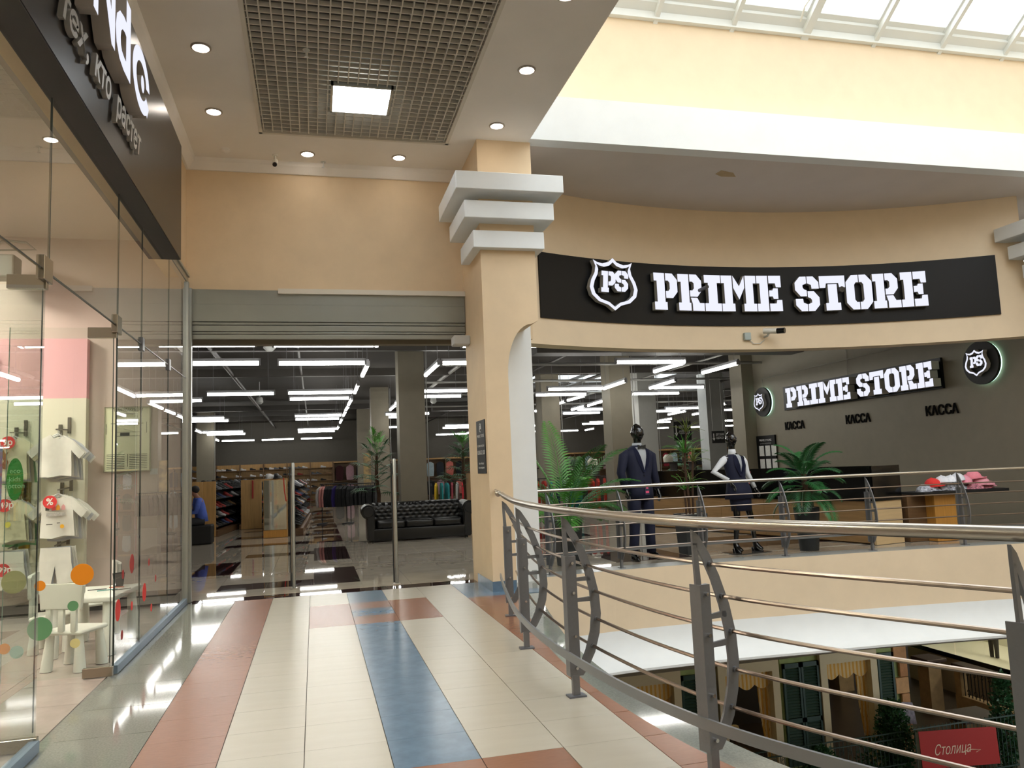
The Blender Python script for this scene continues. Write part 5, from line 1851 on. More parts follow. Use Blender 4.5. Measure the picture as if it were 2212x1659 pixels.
t, A, d, n, L = gondola(-.62, 20.3, -.45, 28.5, 'shoe rack running back on the right side of the mirror stand', False)
fill(A, d, n, L, 12, 'on the rack right of the mirror stand', 1)

GARM = {}


def garment_me(hx, w=.40, h=.66):
    key = (hx, w, h)
    if key not in GARM:
        bm = BM()
        P_ = [(-.05, h), (-w / 2, h - .09), (-w / 2 - .02, h * .45), (-w / 2 + .02, .0), (w / 2 - .02, 0), (w / 2 + .02, h * .45), (w / 2, h - .09), (.05, h)]
        prism(bm, P_, (0, -.028, 0), (1, 0, 0), (0, 0, 1), (0, .056, 0))
        for v in bm.verts:
            v.co.y += .012 * math.sin(v.co.x * 30 + v.co.z * 9)
        tube(bm, [(0, 0, h), (0, 0, h + .07)], .004, 4)
        o = obj('garment', bm, mat('cloth_' + hx[1:], hx, .85, noise=.15, nscale=14))
        GARM[key] = o.data
        bpy.data.objects.remove(o)
    return GARM[key]


def garment(hx, cname, loc, rz, where, w=.40, h=.66, s=1.0):
    o = bpy.data.objects.new('garment', garment_me(hx, w, h))
    COL.objects.link(o)
    o.location = loc; o.rotation_euler = (0, 0, rz); o.scale = (s,) * 3
    o['label'] = cname + ' garment on a hanger ' + where; o['category'] = 'clothing'; o['group'] = cname + ' garments ' + where


def rail(x0, y0, x1, y1, z, label, items, where, w=.4, h=.66, hs=None):
    A, B = Vector((x0, y0)), Vector((x1, y1)); d = (B - A).normalized(); L = (B - A).length
    t = thing('clothes_rail', label, 'rack', (x0, y0, 0), math.atan2(d.y, d.x))
    bm = BM(); tube(bm, [(0, 0, z), (L, 0, z)], .014, 8); obj('rail', bm, BLKM, t, world=False)
    for s in (0.06, L - .06):
        bm = BM(); tube(bm, [(s, 0, 0.02), (s, 0, z)], .014, 8); box(bm, s - .02, s + .02, -.3, .3, 0, .03); obj('upright', bm, BLKM, t, world=False)
    N_ = len(items)
    for i, (hx, cn) in enumerate(items):
        p = A + d * (L * (i + .5) / N_)
        garment(hx, cn, (p.x, p.y, z - h - .065), math.atan2(d.y, d.x) + PI / 2 + random.uniform(-.25, .25), where, w, h)


bk_ = [('#101214', 'black')]
rail(.15, 23.9, .95, 23.5, 1.16, 'left low clothes rail of dark garments in the middle of the shop', [('#b9b3ae', 'pale grey'), ('#b57a74', 'pink'), ('#b57a74', 'pink')] + bk_ * 5 + [('#2a1c5e', 'violet')] + bk_ * 6, 'on the left low rail', .40, .60)
rail(.95, 23.4, 1.75, 23.2, 1.14, 'right low clothes rail packed with black garments behind the sofa arm', bk_ * 16, 'on the right low rail', .40, .55)
rail(3.1, 27.5, 6.8, 27.2, 1.05, 'long clothes rail of bright garments behind the second fan palm', [('#b3262e', 'red'), ('#1c2340', 'navy'), ('#17181c', 'black'), ('#1c2340', 'navy'), ('#17181c', 'black'), ('#c7a21e', 'yellow'), ('#18777a', 'teal'), ('#18777a', 'teal'), ('#8f3a44', 'wine'), ('#9a9d98', 'grey')] * 2, 'on the rail behind the second palm', .42, .78)
rail(5.4, 20.7, 8.4, 20.4, 1.08, 'clothes rail of red, teal and grey tops seen through the far railing', [('#9aa3a8', 'grey'), ('#2e67a3', 'blue'), ('#a5281e', 'red'), ('#a5281e', 'red'), ('#1f6f71', 'teal'), ('#24324f', 'navy'), ('#9aa3a8', 'grey'), ('#1f6f71', 'teal'), ('#1f6f71', 'teal'), ('#17181c', 'black'), ('#b23020', 'orange red'), ('#b23020', 'orange red'), ('#b23020', 'orange red'), ('#8f9496', 'grey'), ('#b5b5b2', 'grey'), ('#b5b5b2', 'grey')], 'on the rail behind the areca palm', .42, .80)
# wall of hanging clothes, far side
hw = thing('clothes_shelving', 'oak topped wall unit with hanging clothes on the far wall right of the shoe shelves', 'shelving', (9, 43.2, 0))
bm = BM(); box(bm, .98, 25, 43.3, 43.58, 0, 2.12); obj('back_panel', bm, OAKD, hw)
bm = BM(); box(bm, .98, 25, 42.9, 43.3, 2.06, 2.14); obj('top_shelf', bm, OAK, hw)
bm = BM(); box(bm, .98, 25, 42.9, 43.3, 1.06, 1.10); obj('shelf', bm, OAKD, hw)
for i in range(17):
    x = .98 + i * 1.5
    bm = BM(); box(bm, x, x + .05, 42.88, 43.3, 0, 2.08); obj('upright', bm, OAKD, hw)
HC = [('#3a1216', 'wine'), ('#17181c', 'black'), ('#b0a9a4', 'pale'), ('#9fb0b8', 'pale blue'), ('#c26a5e', 'coral'), ('#b58f98', 'dusty pink'), ('#8d2430', 'red'), ('#c9c4b4', 'cream'), ('#23252c', 'charcoal')]
for i in range(44):
    x = 1.3 + i * .54
    hx, cn = HC[(i * 5 + i // 3) % len(HC)]
    if i % 7 == 6: continue
    garment(hx, cn, (x, 42.95, 1.14), random.uniform(-.2, .2), 'on the far wall, upper row', .38, .78)
    if i < 18:
        hx, cn = HC[(i * 4 + 1) % len(HC)]
        garment(hx, cn, (x, 42.95, .14), random.uniform(-.2, .2), 'on the far wall, lower row', .38, .78)
# dark shelf unit with bags behind the mannequins
du = thing('display_shelf', 'dark brown low display unit with bags behind the suited mannequin', 'shelving', (9.0, 24.2, 0))
bm = BM(); box(bm, 6.9, 12.6, 24.3, 24.8, 0, 1.0); obj('cabinet', bm, mat('dark_walnut', '#2c211b', .5), du)
for i in range(9):
    bm = BM(); box(bm, 6.9 + i * .7, 6.93 + i * .7, 24.28, 24.8, 1.0, 1.36); obj('divider', bm, mat('dark_walnut', '#2c211b', .5), du)
bm = BM(); box(bm, 6.9, 12.6, 24.28, 24.8, 1.34, 1.38); obj('top_board', bm, mat('dark_walnut', '#2c211b', .5), du)
for i, (x, h, hx, l) in enumerate(((7.6, .30, '#d8d5c8', 'cream bag on the dark display unit left of the areca tip'), (8.3, .22, '#191a1c', 'black bag on the dark display unit'), (8.9, .24, '#d5cfc0', 'small cream bag beside the suited mannequin shoulder'), (10.6, .16, '#15161a', 'black folded pile on the unit right of the suit'), (11.6, .26, '#c9c4b2', 'cream sun hat on the unit right of the dracaena'))):
    bm = BM(); ell(bm, [(x, 24.5, 1.38, .17, .09), (x, 24.5, 1.38 + h * .6, .19, .10), (x, 24.5, 1.38 + h, .10, .05)], 12)
    tag(obj('bag' if i < 3 else ('folded_clothes' if i == 3 else 'hat'), bm, mat('bag_' + hx[1:], hx, .7), None, True), l, 'bag' if i < 3 else ('clothing' if i == 3 else 'hat'))
# wooden side cabinet behind the right of the sofa
bm = bbox(3.5, 3.9, 18.0, 18.5, 0, 1.32, .004, 1); tag(obj('side_cabinet', bm, OAK), 'tall narrow oak cabinet behind the right arm of the sofa', 'cabinet')
# hanging arrows and signs
for (x, y, z, w_, h_, tx, l) in ((7.05, 23.5, 2.2, .30, .34, 'ЖЕНСКАЯ', 'black hanging sign with arrow at the left beside the white pilaster'), (11.7, 23.5, 2.38, .62, .62, 'МУЖСКАЯ', 'black hanging sign with arrow just right of the suited mannequin head'), (11.05, 20, 2.03, .40, .34, 'ДЕТСКАЯ', 'black hanging sign with arrow beside the female mannequin head')):
    s_ = thing('hanging_sign', l, 'sign', (x, y, z))
    bm = BM(); box(bm, x - w_ / 2, x + w_ / 2, y, y + .02, z - h_ / 2, z + h_ / 2); obj('panel', bm, BLKM, s_)
    for k_, word in enumerate((tx, 'ОДЕЖДА', '')):
        if word: textobj('print', word, h_ * .24, .001, pr, (x + w_ * .12, y - .002, z + h_ * (.2 - .28 * k_)), (1, 0, 0), (0, 0, 1), s_, 0, 0, w_ * .62)
    bm = BM(); prism(bm, [(-.012, .3), (.012, .3), (.012, -.1), (.04, -.1), (0, -.3), (-.04, -.1), (-.012, -.1)], (x - w_ * .36, y - .001, z), (w_ / .4, 0, 0), (0, 0, h_), (0, -.002, 0)); obj('arrow', bm, pr, s_)
    bm = BM(); tube(bm, [(x - w_ * .4, y + .01, z + h_ / 2), (x - w_ * .4, y + .01, 4.3)], .004, 4); tube(bm, [(x + w_ * .4, y + .01, z + h_ / 2), (x + w_ * .4, y + .01, 4.3)], .004, 4); obj('hanger_wires', bm, PIPE, s_)
# lit mirror column near the first palm
bm = BM(); box(bm, 1.60, 1.85, 26.9, 26.95, 1.0, 2.1); ml = tag(obj('wall_poster', bm, mat('poster_warm', '#b79a62', .5, noise=.6, nscale=3, col2='#3b3a36')), 'tall poster with a tan figure on the column behind the first fan palm', 'poster')

# ================================================================ LEFT SHOP INTERIOR
PINKW = mat('pinkish_grey_wall', '#c2b3ab', .7, noise=.04, nscale=3)
bm = BM(); box(bm, -8, -1.53, 9.95, 10.085, 0, 5.5); struct('wall_shop_end', bm, PINKW)
bm = BM(); box(bm, -8.1, -8, -4, 10, 0, 5.5); struct('wall_shop_far', bm, PINKW)
bm = BM(); box(bm, -8, -1.6, -4, 9.95, 4.3, 4.4); struct('ceiling_shop', bm, mat('shop_ceiling', '#b5afa4', .8))
bm = BM(); box(bm, -8, -1.5, -4, 10.09, -.35, -.006); f3 = struct('floor_shop', bm, GROUT)
SHOPT = mat('shop_tile', '#a69a92', .10, noise=.10, nscale=5)
for r_ in range(10):
    for c_ in range(8):
        put_tile(-1.5 - .6 * (c_ + 1), -1.5 - .6 * c_, 4.0 + .6 * r_, 4.6 + .6 * r_, SHOPT, f3)
bm = BM(); box(bm, -8, -1.53, 9.935, 9.95, 0, .12); struct('baseboard_shop', bm, mat('dark_skirting', '#3a3836', .4))
for i, (x, y) in enumerate(((-4.3, 8.9), (-5.6, 8.2), (-3.6, 6.2), (-3.2, 3.6))):  # out-of-view fill panels added to brighten the left shop
    t = thing('ceiling_panel_lamp', ['added square fill lamp out of view near the shirts', 'added square fill lamp out of view farther in', 'added square fill lamp out of view near the glass', 'added square fill lamp out of view deep in the shop'][i], 'lamp', (x, y, 4.28))
    bm = BM(); box(bm, x - .29, x + .29, y - .29, y + .29, 4.275, 4.285); obj('diffuser', bm, emis('shop_fill_glow', '#fff4e2', 85), t)
    bm = BM()
    for s in (-1, 1):
        box(bm, x + s * .29, x + s * .31, y - .31, y + .31, 4.26, 4.30); box(bm, x - .31, x + .31, y + s * .29, y + s * .31, 4.26, 4.30)
    obj('frame', bm, ALU, t)
# display wall: pink panel over a white one
dp = thing('clothes_display', 'white clothes display panel with a pink panel above it on the end wall', 'panel', (-3.3, 9.9, 0))
bm = BM(); box(bm, -5.5, -2.52, 9.83, 9.95, .30, 2.40); obj('white_panel', bm, mat('panel_white', '#d9d6c4', .5), dp)
bm = BM(); box(bm, -5.5, -2.52, 9.84, 9.95, 2.40, 3.09); obj('pink_panel', bm, mat('panel_pink', '#dcaab1', .6), dp)
bm = BM(); prism(bm, [(0, 0), (.16, 0), (.20, .22), (.10, .20), (.02, .12)], (-3.62, 9.82, 2.66), (1, 0, 0), (0, 0, 1), (0, -.02, 0)); obj('relief_letter', bm, PLAST, dp)
# evacuation plan
ep = thing('evacuation_plan', 'pale green framed evacuation plan on the end wall seen through the glass', 'sign', (-2.1, 9.92, 1.92))
bm = BM(); box(bm, -2.35, -1.855, 9.92, 9.95, 1.545, 2.30); obj('board', bm, mat('plan_green', '#d0d2b2', .5), ep)
bm = BM()
for (a, b, c, d) in ((-2.35, -1.855, 1.545, 1.555), (-2.35, -1.855, 2.29, 2.30), (-2.35, -2.34, 1.545, 2.30), (-1.865, -1.855, 1.545, 2.30)):
    box(bm, a, b, 9.912, 9.92, c, d)
obj('frame', bm, mat('plan_frame', '#8d8a76', .5), ep)
ink = mat('plan_ink', '#3c4038', .6)
textobj('print', 'ПЛАН ЭВАКУАЦИИ', .05, .001, ink, (-2.10, 9.918, 2.26), (1, 0, 0), (0, 0, 1), ep, 0, 0, .32)
textobj('print', 'при пожаре', .03, .001, ink, (-2.10, 9.918, 2.22), (1, 0, 0), (0, 0, 1), ep, 0, 0, .15)
bm = BM()
for (a, b, c, d) in ((-2.28, -1.93, 2.10, 2.105), (-2.22, -1.96, 2.0, 2.004), (-2.22, -1.96, 1.955, 1.96), (-2.22, -2.215, 1.955, 2.0), (-1.96, -1.955, 1.955, 2.0), (-2.33, -2.325, 1.98, 2.10), (-1.90, -1.895, 1.99, 2.12), (-2.1, -2.095, 1.60, 1.75)):
    box(bm, a, b, 9.917, 9.9195, c, d)
for i in range(9):
    for a in (-2.32, -2.08):
        box(bm, a, a + .19, 9.917, 9.9195, 1.58 + .02 * i, 1.586 + .02 * i)
box(bm, -2.18, -2.08, 9.917, 9.9195, 1.962, 1.995)
obj('diagram', bm, ink, ep)
bm = BM(); box(bm, -1.86, -1.78, 9.943, 9.95, 1.50, 1.57); tag(obj('wall_switch', bm, PLASTG), 'small white switch plate just right below the evacuation plan', 'switch')


# t shirts on prongs
def tshirt_bm(w=.30, h=.40, sl=.13):
    bm = BM()
    P_ = [(-.06, h), (-w / 2 - .0, h - .05), (-w / 2 - sl, h - .17), (-w / 2 - sl + .05, h - .23), (-w / 2 + .0, h - .15), (-w / 2 - .015, 0), (-.05, -.012), (.06, .01), (w / 2 + .015, 0), (w / 2 - 0, h - .15), (w / 2 + sl - .05, h - .23), (w / 2 + sl, h - .17), (w / 2, h - .05), (.06, h), (.03, h - .035), (-.03, h - .035)]
    prism(bm, P_, (0, 0, 0), (1, 0, 0), (0, 0, 1), (0, .014, 0))
    bmesh.ops.subdivide_edges(bm, edges=bm.edges[:], cuts=2, use_grid_fill=True)
    for v in bm.verts:
        v.co.y += .010 * math.sin(v.co.x * 26) + .008 * math.sin(v.co.z * 17 + v.co.x * 9)
    return bm


def shorts_bm():
    bm = BM()
    prism(bm, [(-.14, .26), (.14, .26), (.155, .12), (.19, -.06), (.03, -.08), (0, .09), (-.03, -.08), (-.19, -.06), (-.155, .12)], (0, 0, 0), (1, 0, 0), (0, 0, 1), (0, .014, 0))
    bmesh.ops.subdivide_edges(bm, edges=bm.edges[:], cuts=2, use_grid_fill=True)
    for v in bm.verts:
        v.co.y += .008 * math.sin(v.co.x * 36)
    return bm


cw = mat('baby_white', '#dfddd6', .85, noise=.06, nscale=14, bump=.3)
cg = mat('baby_grey', '#b9bcc4', .85, noise=.1, nscale=14)
cc = mat('baby_cream', '#cfcbb0', .85, noise=.1, nscale=14)
cgn = mat('baby_green', '#69b07a', .85)
cbr = mat('baby_olive', '#8d7a3c', .85, noise=.2)
cye = mat('baby_yellow', '#c9a42c', .85)
HUNG = [(-2.70, 1.98, 'plain white baby T-shirt', 'in the upper right stack', [cw, cw, cg, cw, cg, cw], 1), (-2.67, 1.33, 'white baby T-shirt with small printed houses', 'in the lower right stack', [cw, cw, cw, cg, cw, cw], 1),
        (-3.14, 1.96, 'cream baby T-shirt with a squirrel', 'in the upper left stack', [cc, cc, cg, cc, cgn], 1), (-3.12, 1.30, 'pale cream baby T-shirt with a yellow dot', 'in the lower left stack', [cc, cc, cg, cc, cgn], 1),
        (-2.69, .74, 'white baby trousers', 'in the bottom right stack', [cw, cg, cw, cw], 0), (-3.13, .74, 'white baby trousers', 'in the bottom left stack', [cw, cg, cw], 0)]
for si, (x, z, l, wh, ms_, tsh) in enumerate(HUNG):
    hk = thing('display_prong', 'metal display prong holding the clothes ' + wh, 'hook', (x, 9.83, z + .05))
    bm = BM(); tube(bm, [(x, 9.83, z + .06), (x, 9.40, z + .04)], .008, 6); box(bm, x + .0, x + .03, 9.80, 9.83, z + .02, z + .20); box(bm, x - .09, x - .06, 9.79, 9.83, z - .02, z + .12)
    obj('prong', bm, mat('prong_metal', '#8b8880', .3, metal=.8), hk)
    n_ = len(ms_)
    me = None
    for i in range(n_):
        bm = tshirt_bm() if tsh else shorts_bm()
        o = obj('baby_shirt' if tsh else 'baby_trousers', bm, ms_[i], None, True)
        h_ = .40 if tsh else .26
        o.location = (x - .01 + .012 * i + random.uniform(-.006, .006), 9.42 + .045 * i, z - h_ - .02 + random.uniform(-.02, .01) - .012 * i * (1 if tsh else 0))
        o.rotation_euler = (0, random.uniform(-.05, .05), .10 + random.uniform(-.08, .08))
        o.scale = (1.0, 1, 1.12 if tsh else 1.15)
        if tsh: o.location.z -= .03
        cn = {cw.name: 'white', cg.name: 'greyish', cc.name: 'cream', cgn.name: 'green', cbr.name: 'olive', cye.name: 'yellow'}[ms_[i].name]
        if i == 0:
            tag(o, 'front ' + l + ' ' + wh, 'clothing')
        else:
            tag(o, '%s baby %s hanging behind the front one %s' % (cn, 'T-shirt' if tsh else 'trousers', wh), 'clothing', '%s clothes %s' % (cn, wh))
        if tsh:
            bm = BM(); tube(bm, [(-.10, 0.02, h_ - .04), (0, 0.02, h_ + .01), (.10, 0.02, h_ - .04)], .007, 6); tube(bm, [(0, 0.02, h_ + .01), (0, .02, h_ + .05)], .003, 5)
            obj('hanger', bm, PLASTG, o, world=False)
        if i == 0 and si == 1:
            for k_, (dx, mm) in enumerate(((-.09, ink), (-.03, mat('house_pink', '#d2554f', .7)), (.01, mat('house_orange', '#e09a2c', .7)), (.06, mat('house_rose', '#dca0a0', .7)))):
                bm = BM(); prism(bm, [(-.018, 0), (.018, 0), (.018, .035), (0, .055), (-.018, .035)], (dx, -.026, .255), (1, 0, 0), (0, 0, 1), (0, -.002, 0)); obj('house_print', bm, mm, o, world=False)
            bm = BM(); box(bm, -.10, .08, -.028, -.026, .20, .232); obj('dotted_print', bm, mat('print_grey', '#bfbcb8', .8, noise=.4, nscale=90), o, world=False)
            bm = BM(); box(bm, -.10, -.04, -.028, -.026, .12, .128); box(bm, .0, .03, -.028, -.026, .13, .137); obj('line_print', bm, ink, o, world=False)
            bm = BM(); prism(bm, [(.02 * math.cos(k2), .02 * math.sin(k2)) for k2 in [2 * PI * q / 10 for q in range(10)]], (.05, -.026, .10), (1, 0, 0), (0, 0, 1), (0, -.002, 0)); obj('hand_print', bm, mat('print_yellow', '#e3a91f', .7), o, world=False)
        if i == 0 and si == 2:
            bm = BM(); prism(bm, [(-.06, .06), (-.03, .05), (-.01, .12), (-.03, .17), (-.01, .22), (-.04, .20), (-.06, .24), (-.075, .18), (-.05, .13), (-.075, .09)], (0, -.026, .05), (1, 0, 0), (0, 0, 1), (0, -.002, 0)); obj('squirrel_print', bm, mat('print_brown', '#8a5a38', .7), o, world=False)
        if i == 0 and si == 3:
            bm = BM(); prism(bm, [(.028 * math.cos(k2), .028 * math.sin(k2)) for k2 in [2 * PI * q / 12 for q in range(12)]], (0.0, -.026, .16), (1, 0, 0), (0, 0, 1), (0, -.002, 0)); obj('dot_print', bm, mat('print_lemon', '#d9cf5a', .7), o, world=False)
for x in (-3.10, -3.06):
    for z, mm, l in ((1.52, cgn, 'green'), (.80, cye, 'yellow'), (1.28, cbr, 'olive')):
        bm = BM(); prism(bm, [(-.03, 0), (.03, 0), (.035, .25), (.02, .42), (-.02, .42), (-.035, .2)], (x, 9.7, z - .05), (1, 0, 0), (0, 0, 1), (0, .03, 0))
        tag(obj('baby_shirt', bm, mm), l + ' baby garment hanging edge-on between the stacks', 'clothing', l + ' garments between the stacks')
SR = mat('sale_red', '#d8363a', .5)
SW = mat('sale_white', '#f2efe8', .6)
for (x, y, z, s, l) in ((-2.735, 9.36, 1.245, '%', 'round red price disc with a percent sign on the houses shirt'), (-3.165, 9.37, 1.23, '149р', 'round red price disc on the lower left stack'), (-3.15, 9.37, 1.89, '9р', 'round red price disc on the upper left stack'), (-3.165, 9.37, .56, '199р', 'round red price disc on the lowest left stack')):
    t = thing('price_disc', l, 'sign', (x, y, z))
    bm = BM(); prism(bm, [(.068 * math.cos(2 * PI * k / 28), .068 * math.sin(2 * PI * k / 28)) for k in range(28)], (x, y, z), (1, 0, 0), (0, 0, 1), (0, .004, 0)); obj('disc', bm, SR, t)
    textobj('print', s, .085 if len(s) > 1 else .10, .001, SW, (x, y - .002, z), (1, 0, 0), (0, 0, 1), t, 0, .002)

# ---- children's table and chairs


def leg_cone(x, y, z0, z1, r0, r1, tx, ty, par, m, name='leg'):
    bm = BM()
    ell(bm, [(x + tx, y + ty, z0, r0, r0), (x + tx * .5, y + ty * .5, (z0 + z1) / 2, (r0 + r1) / 2, (r0 + r1) / 2), (x, y, z1, r1, r1)], 18)
    o = obj(name, bm, m, par, True, world=False)
    bm = BM(); lathe(bm, [(r0 * .92, z0 - .004), (r0 * .92, z0 + .001)], x + tx, y + ty, 16); obj('leg_cap', bm, mat('cap_grey', '#55534f', .6), o, world=False)
    return o


def kids_chair(label, loc, rz):
    t = thing('childrens_chair', label, 'chair', loc, rz)
    obj('seat', bbox(-.17, .17, -.16, .17, .275, .31, .018, 3), PLAST, t, True, world=False)
    for x in (-.12, .12):
        for y in (-.11, .12):
            leg_cone(x, y, .004, .28, .045, .028, .02 * (1 if x > 0 else -1), .015 * (1 if y > 0 else -1), t, PLAST)
    for x in (-.105, 0, .105):
        bm = bbox(x - .024, x + .024, -.165, -.135, .30, .50, .008, 2)
        obj('back_slat', bm, PLAST, t, True, world=False)
    bm = BM()
    prism(bm, [(-.165, .47), (.165, .47), (.185, .49), (.19, .645), (.17, .665), (-.17, .665), (-.19, .645), (-.185, .49)], (0, -.17, 0), (1, 0, 0), (0, 0, 1), (0, .035, 0))
    bmesh.ops.bevel(bm, geom=[e for e in bm.edges if e.calc_length() > .12], offset=.006, segments=2, affect='EDGES')
    obj('backrest', bm, PLAST, t, True, world=False)
    return t


ch0 = kids_chair('white plastic childrens chair nearest the glass door, back towards the viewer', (-1.83, 6.93, 0), R(-22))
dup(ch0, (-2.02, 8.42, 0), R(110), 'white plastic childrens chair on the far side of the low table')
dup(ch0, (-2.22, 7.75, 0), R(-82), 'white plastic childrens chair half hidden behind the nearest one')
tb_ = thing('childrens_table', 'low white plastic childrens table with thick tapered legs', 'table', (-1.87, 7.68, 0), R(-4))
obj('table_top', bbox(-.27, .27, -.40, .40, .435, .48, .012, 3), PLAST, tb_, True, world=False)
for x in (-.20, .20):
    for y in (-.33, .33):
        leg_cone(x, y, .004, .436, .055, .036, .022 * (1 if x > 0 else -1), .02 * (1 if y > 0 else -1), tb_, PLAST)
bm = BM(); lathe(bm, [(.038, .482), (.052, .60), (.048, .60), (.036, .49)], -1.74, 7.93, 18)
tag(obj('pencil_cup', bm, mat('mesh_black', '#35322f', .5), None, True), 'dark mesh pencil cup on the childrens table', 'cup')
for i, (x, y, L_, a, hx, l) in enumerate(((-1.85, 7.65, .16, .3, '#2f8f8a', 'teal pencil on the childrens table'), (-1.95, 7.75, .15, .1, '#3a3a3a', 'dark pencil on the childrens table'), (-1.80, 7.85, .13, -.2, '#d86a3a', 'orange pencil on the childrens table'), (-1.72, 7.62, .15, .5, '#4d4a46', 'grey pencil near the table edge'))):
    bm = BM(); tube(bm, [(x, y, .486), (x + L_ * math.cos(a), y + L_ * math.sin(a), .486)], .004, 6)
    tag(obj('pencil', bm, mat('pencil_' + hx[1:], hx, .5)), l, 'pencil')
# projector-like speaker near the ceiling
t = thing('wall_speaker', 'grey box speaker on a bent arm high at the left edge behind the glass', 'speaker', (-3.3, 9.6, 4.2))
bm = bbox(-3.42, -3.18, 9.5, 9.75, 3.72, 3.98, .02, 2) ; obj('box', bm, mat('speaker_grey', '#6f706a', .5), t)
bm = BM(); tube(bm, [(-3.5, 9.6, 4.08), (-3.3, 9.6, 4.16), (-3.1, 9.6, 4.14), (-3.0, 9.6, 4.06), (-3.5, 9.6, 4.04)], .014, 6); obj('arm', bm, mat('speaker_grey', '#6f706a', .5), t, True)

# ================================================================ LOWER LEVEL
ZL = -5.6
bm = BM(); box(bm, -2, 30, -4, 30, ZL - .2, ZL); struct('floor_lower', bm, mat('lower_stone', '#40362d', .35, noise=.2, nscale=2))
bm = BM(); box(bm, 1.8, 30, 10.2, 30, -1.45, -1.36); struct('ceiling_lower', bm, mat('lower_ceiling', '#8d887e', .8))
bm = BM(); box(bm, 1.4, 1.55, -4, 30, ZL, -.36); struct('wall_lower_left', bm, WALL)
bm = BM(); box(bm, 1.5, 30, 29.5, 30, ZL, -1.6); struct('wall_lower_back', bm, mat('lower_dark', '#2f2823', .7))
CF = mat('cafe_frame', '#cbbf9d', .6, noise=.05, nscale=4)
CG = mat('cafe_green', '#94a46a', .8, noise=.2, nscale=5, bump=.3)
SG = mat('shutter_green', '#16392d', .5, noise=.1, nscale=10)
CUR = bpy.data.materials.new('striped_curtain'); CUR.use_nodes = True
nt = CUR.node_tree; b_ = nt.nodes['Principled BSDF']; b_.inputs['Roughness'].default_value = .9
wv = nt.nodes.new('ShaderNodeTexWave'); wv.wave_type = 'BANDS'; wv.bands_direction = 'X'; wv.inputs['Scale'].default_value = 3.2
tc_ = nt.nodes.new('ShaderNodeTexCoord'); nt.links.new(tc_.outputs['Object'], wv.inputs['Vector'])
rp = nt.nodes.new('ShaderNodeValToRGB'); nt.links.new(wv.outputs['Fac'], rp.inputs['Fac']); nt.links.new(rp.outputs['Color'], b_.inputs['Base Color'])
rp.color_ramp.interpolation = 'CONSTANT'
rp.color_ramp.elements[0].color = lin('#cf9f4a'); rp.color_ramp.elements[1].position = .55; rp.color_ramp.elements[1].color = lin('#e2d3ac')
e_ = rp.color_ramp.elements.new(.8); e_.color = lin('#8a6f58'); e_ = rp.color_ramp.elements.new(.88); e_.color = lin('#ddc48c')
DKI = mat('cafe_dark_inside', '#2a211b', .8)
FY = 16.0
bm = BM()
for a, b in ((1.55, 3.7), (5.3, 6.0), (7.5, 8.35), (9.95, 10.9), (12.4, 12.86)):
    box(bm, a, b, FY, FY + .3, ZL, -1.45)
box(bm, 1.55, 12.86, FY + .02, FY + .3, -2.95, -1.45)
box(bm, 12.86, 13.22, FY + .05, FY + .3, ZL, -1.45)
struct('wall_lower_cafe', bm, CG)
bm = BM(); box(bm, 1.55, 13.2, FY + 3.5, FY + 3.7, ZL, -1.75); struct('wall_cafe_inside', bm, DKI)
for i, x in enumerate((3.75, 6.02, 8.38, 10.90)):
    w_ = 1.48
    f_ = thing('cafe_window', ['cream framed cafe window, leftmost and mostly hidden', 'cream framed cafe window with striped curtain, left of the nearest railing post', 'cream framed cafe window with striped curtain, between the two shutter pairs', 'cream framed cafe window with scalloped valance, right of the double shutters'][i], 'window', (x + w_ / 2, FY, ZL))
    bm = BM()
    box(bm, x, x + .17, FY - .10, FY + .25, ZL, -3.27); box(bm, x + w_ - .17, x + w_, FY - .10, FY + .25, ZL, -3.27); box(bm, x, x + w_, FY - .10, FY + .25, -3.27, -2.88)
    obj('frame', bm, CF, f_)
    bm = BM()
    pts = [(x + .17, -3.27)] + [(x + .17 + (w_ - .34) * k / 24, -3.60 - .10 * abs(math.sin(PI * 3 * k / 24)) + .05) for k in range(25)] + [(x + w_ - .17, -3.27)]
    prism(bm, pts, (0, FY + .02, 0), (1, 0, 0), (0, 0, 1), (0, .03, 0)); obj('valance', bm, CUR, f_)
    bm = BM()
    for k_ in range(5):
        xx = x + w_ - .42 + k_ * .055
        tube(bm, [(xx, FY + .12, -3.3), (xx + .04, FY + .12, -4.2), (xx + .15 - k_ * .015, FY + .12, -5.2)], [.035, .03, .02], 7)
    obj('curtain', bm, CUR, f_, True)
for i, (x, w_, lab) in enumerate(((7.52, .80, 'dark green louvred shutter pair left of the middle cafe window'), (9.97, .92, 'dark green louvred shutter pair between the two right cafe windows'), (12.42, .44, 'single dark green louvred shutter beside the stone quoins'))):
    t = thing('shutter', lab, 'shutter', (x + w_ / 2, FY - .06, ZL))
    n_ = 2 if w_ > .6 else 1
    lw = w_ / n_
    for k_ in range(n_):
        a = x + k_ * lw + .008
        b = x + (k_ + 1) * lw - .008
        bm = BM()
        box(bm, a, a + .05, FY - .07, FY - .02, ZL + .1, -3.17); box(bm, b - .05, b, FY - .07, FY - .02, ZL + .1, -3.17)
        for z in (ZL + .1, -4.45, -3.27):
            box(bm, a, b, FY - .07, FY - .02, z, z + .10)
        lf = obj('leaf', bm, SG, t)
        slat_me = None
        z = ZL + .25
        while z < -3.30:
            if slat_me is None:
                bm = BM(); prism(bm, [(0, 0), (.035, .045), (.042, .04), (.007, -.005)], (a + .05, FY - .06, 0), (0, 1, 0), (0, 0, 1), (b - a - .10, 0, 0))
                o = obj('slat', bm, SG, lf); slat_me = o.data
            else:
                o = bpy.data.objects.new('slat', slat_me); COL.objects.link(o); o.parent = lf
            o.location = (0, 0, z)
            z += .062
            if -4.47 < z < -4.34: z = -4.33
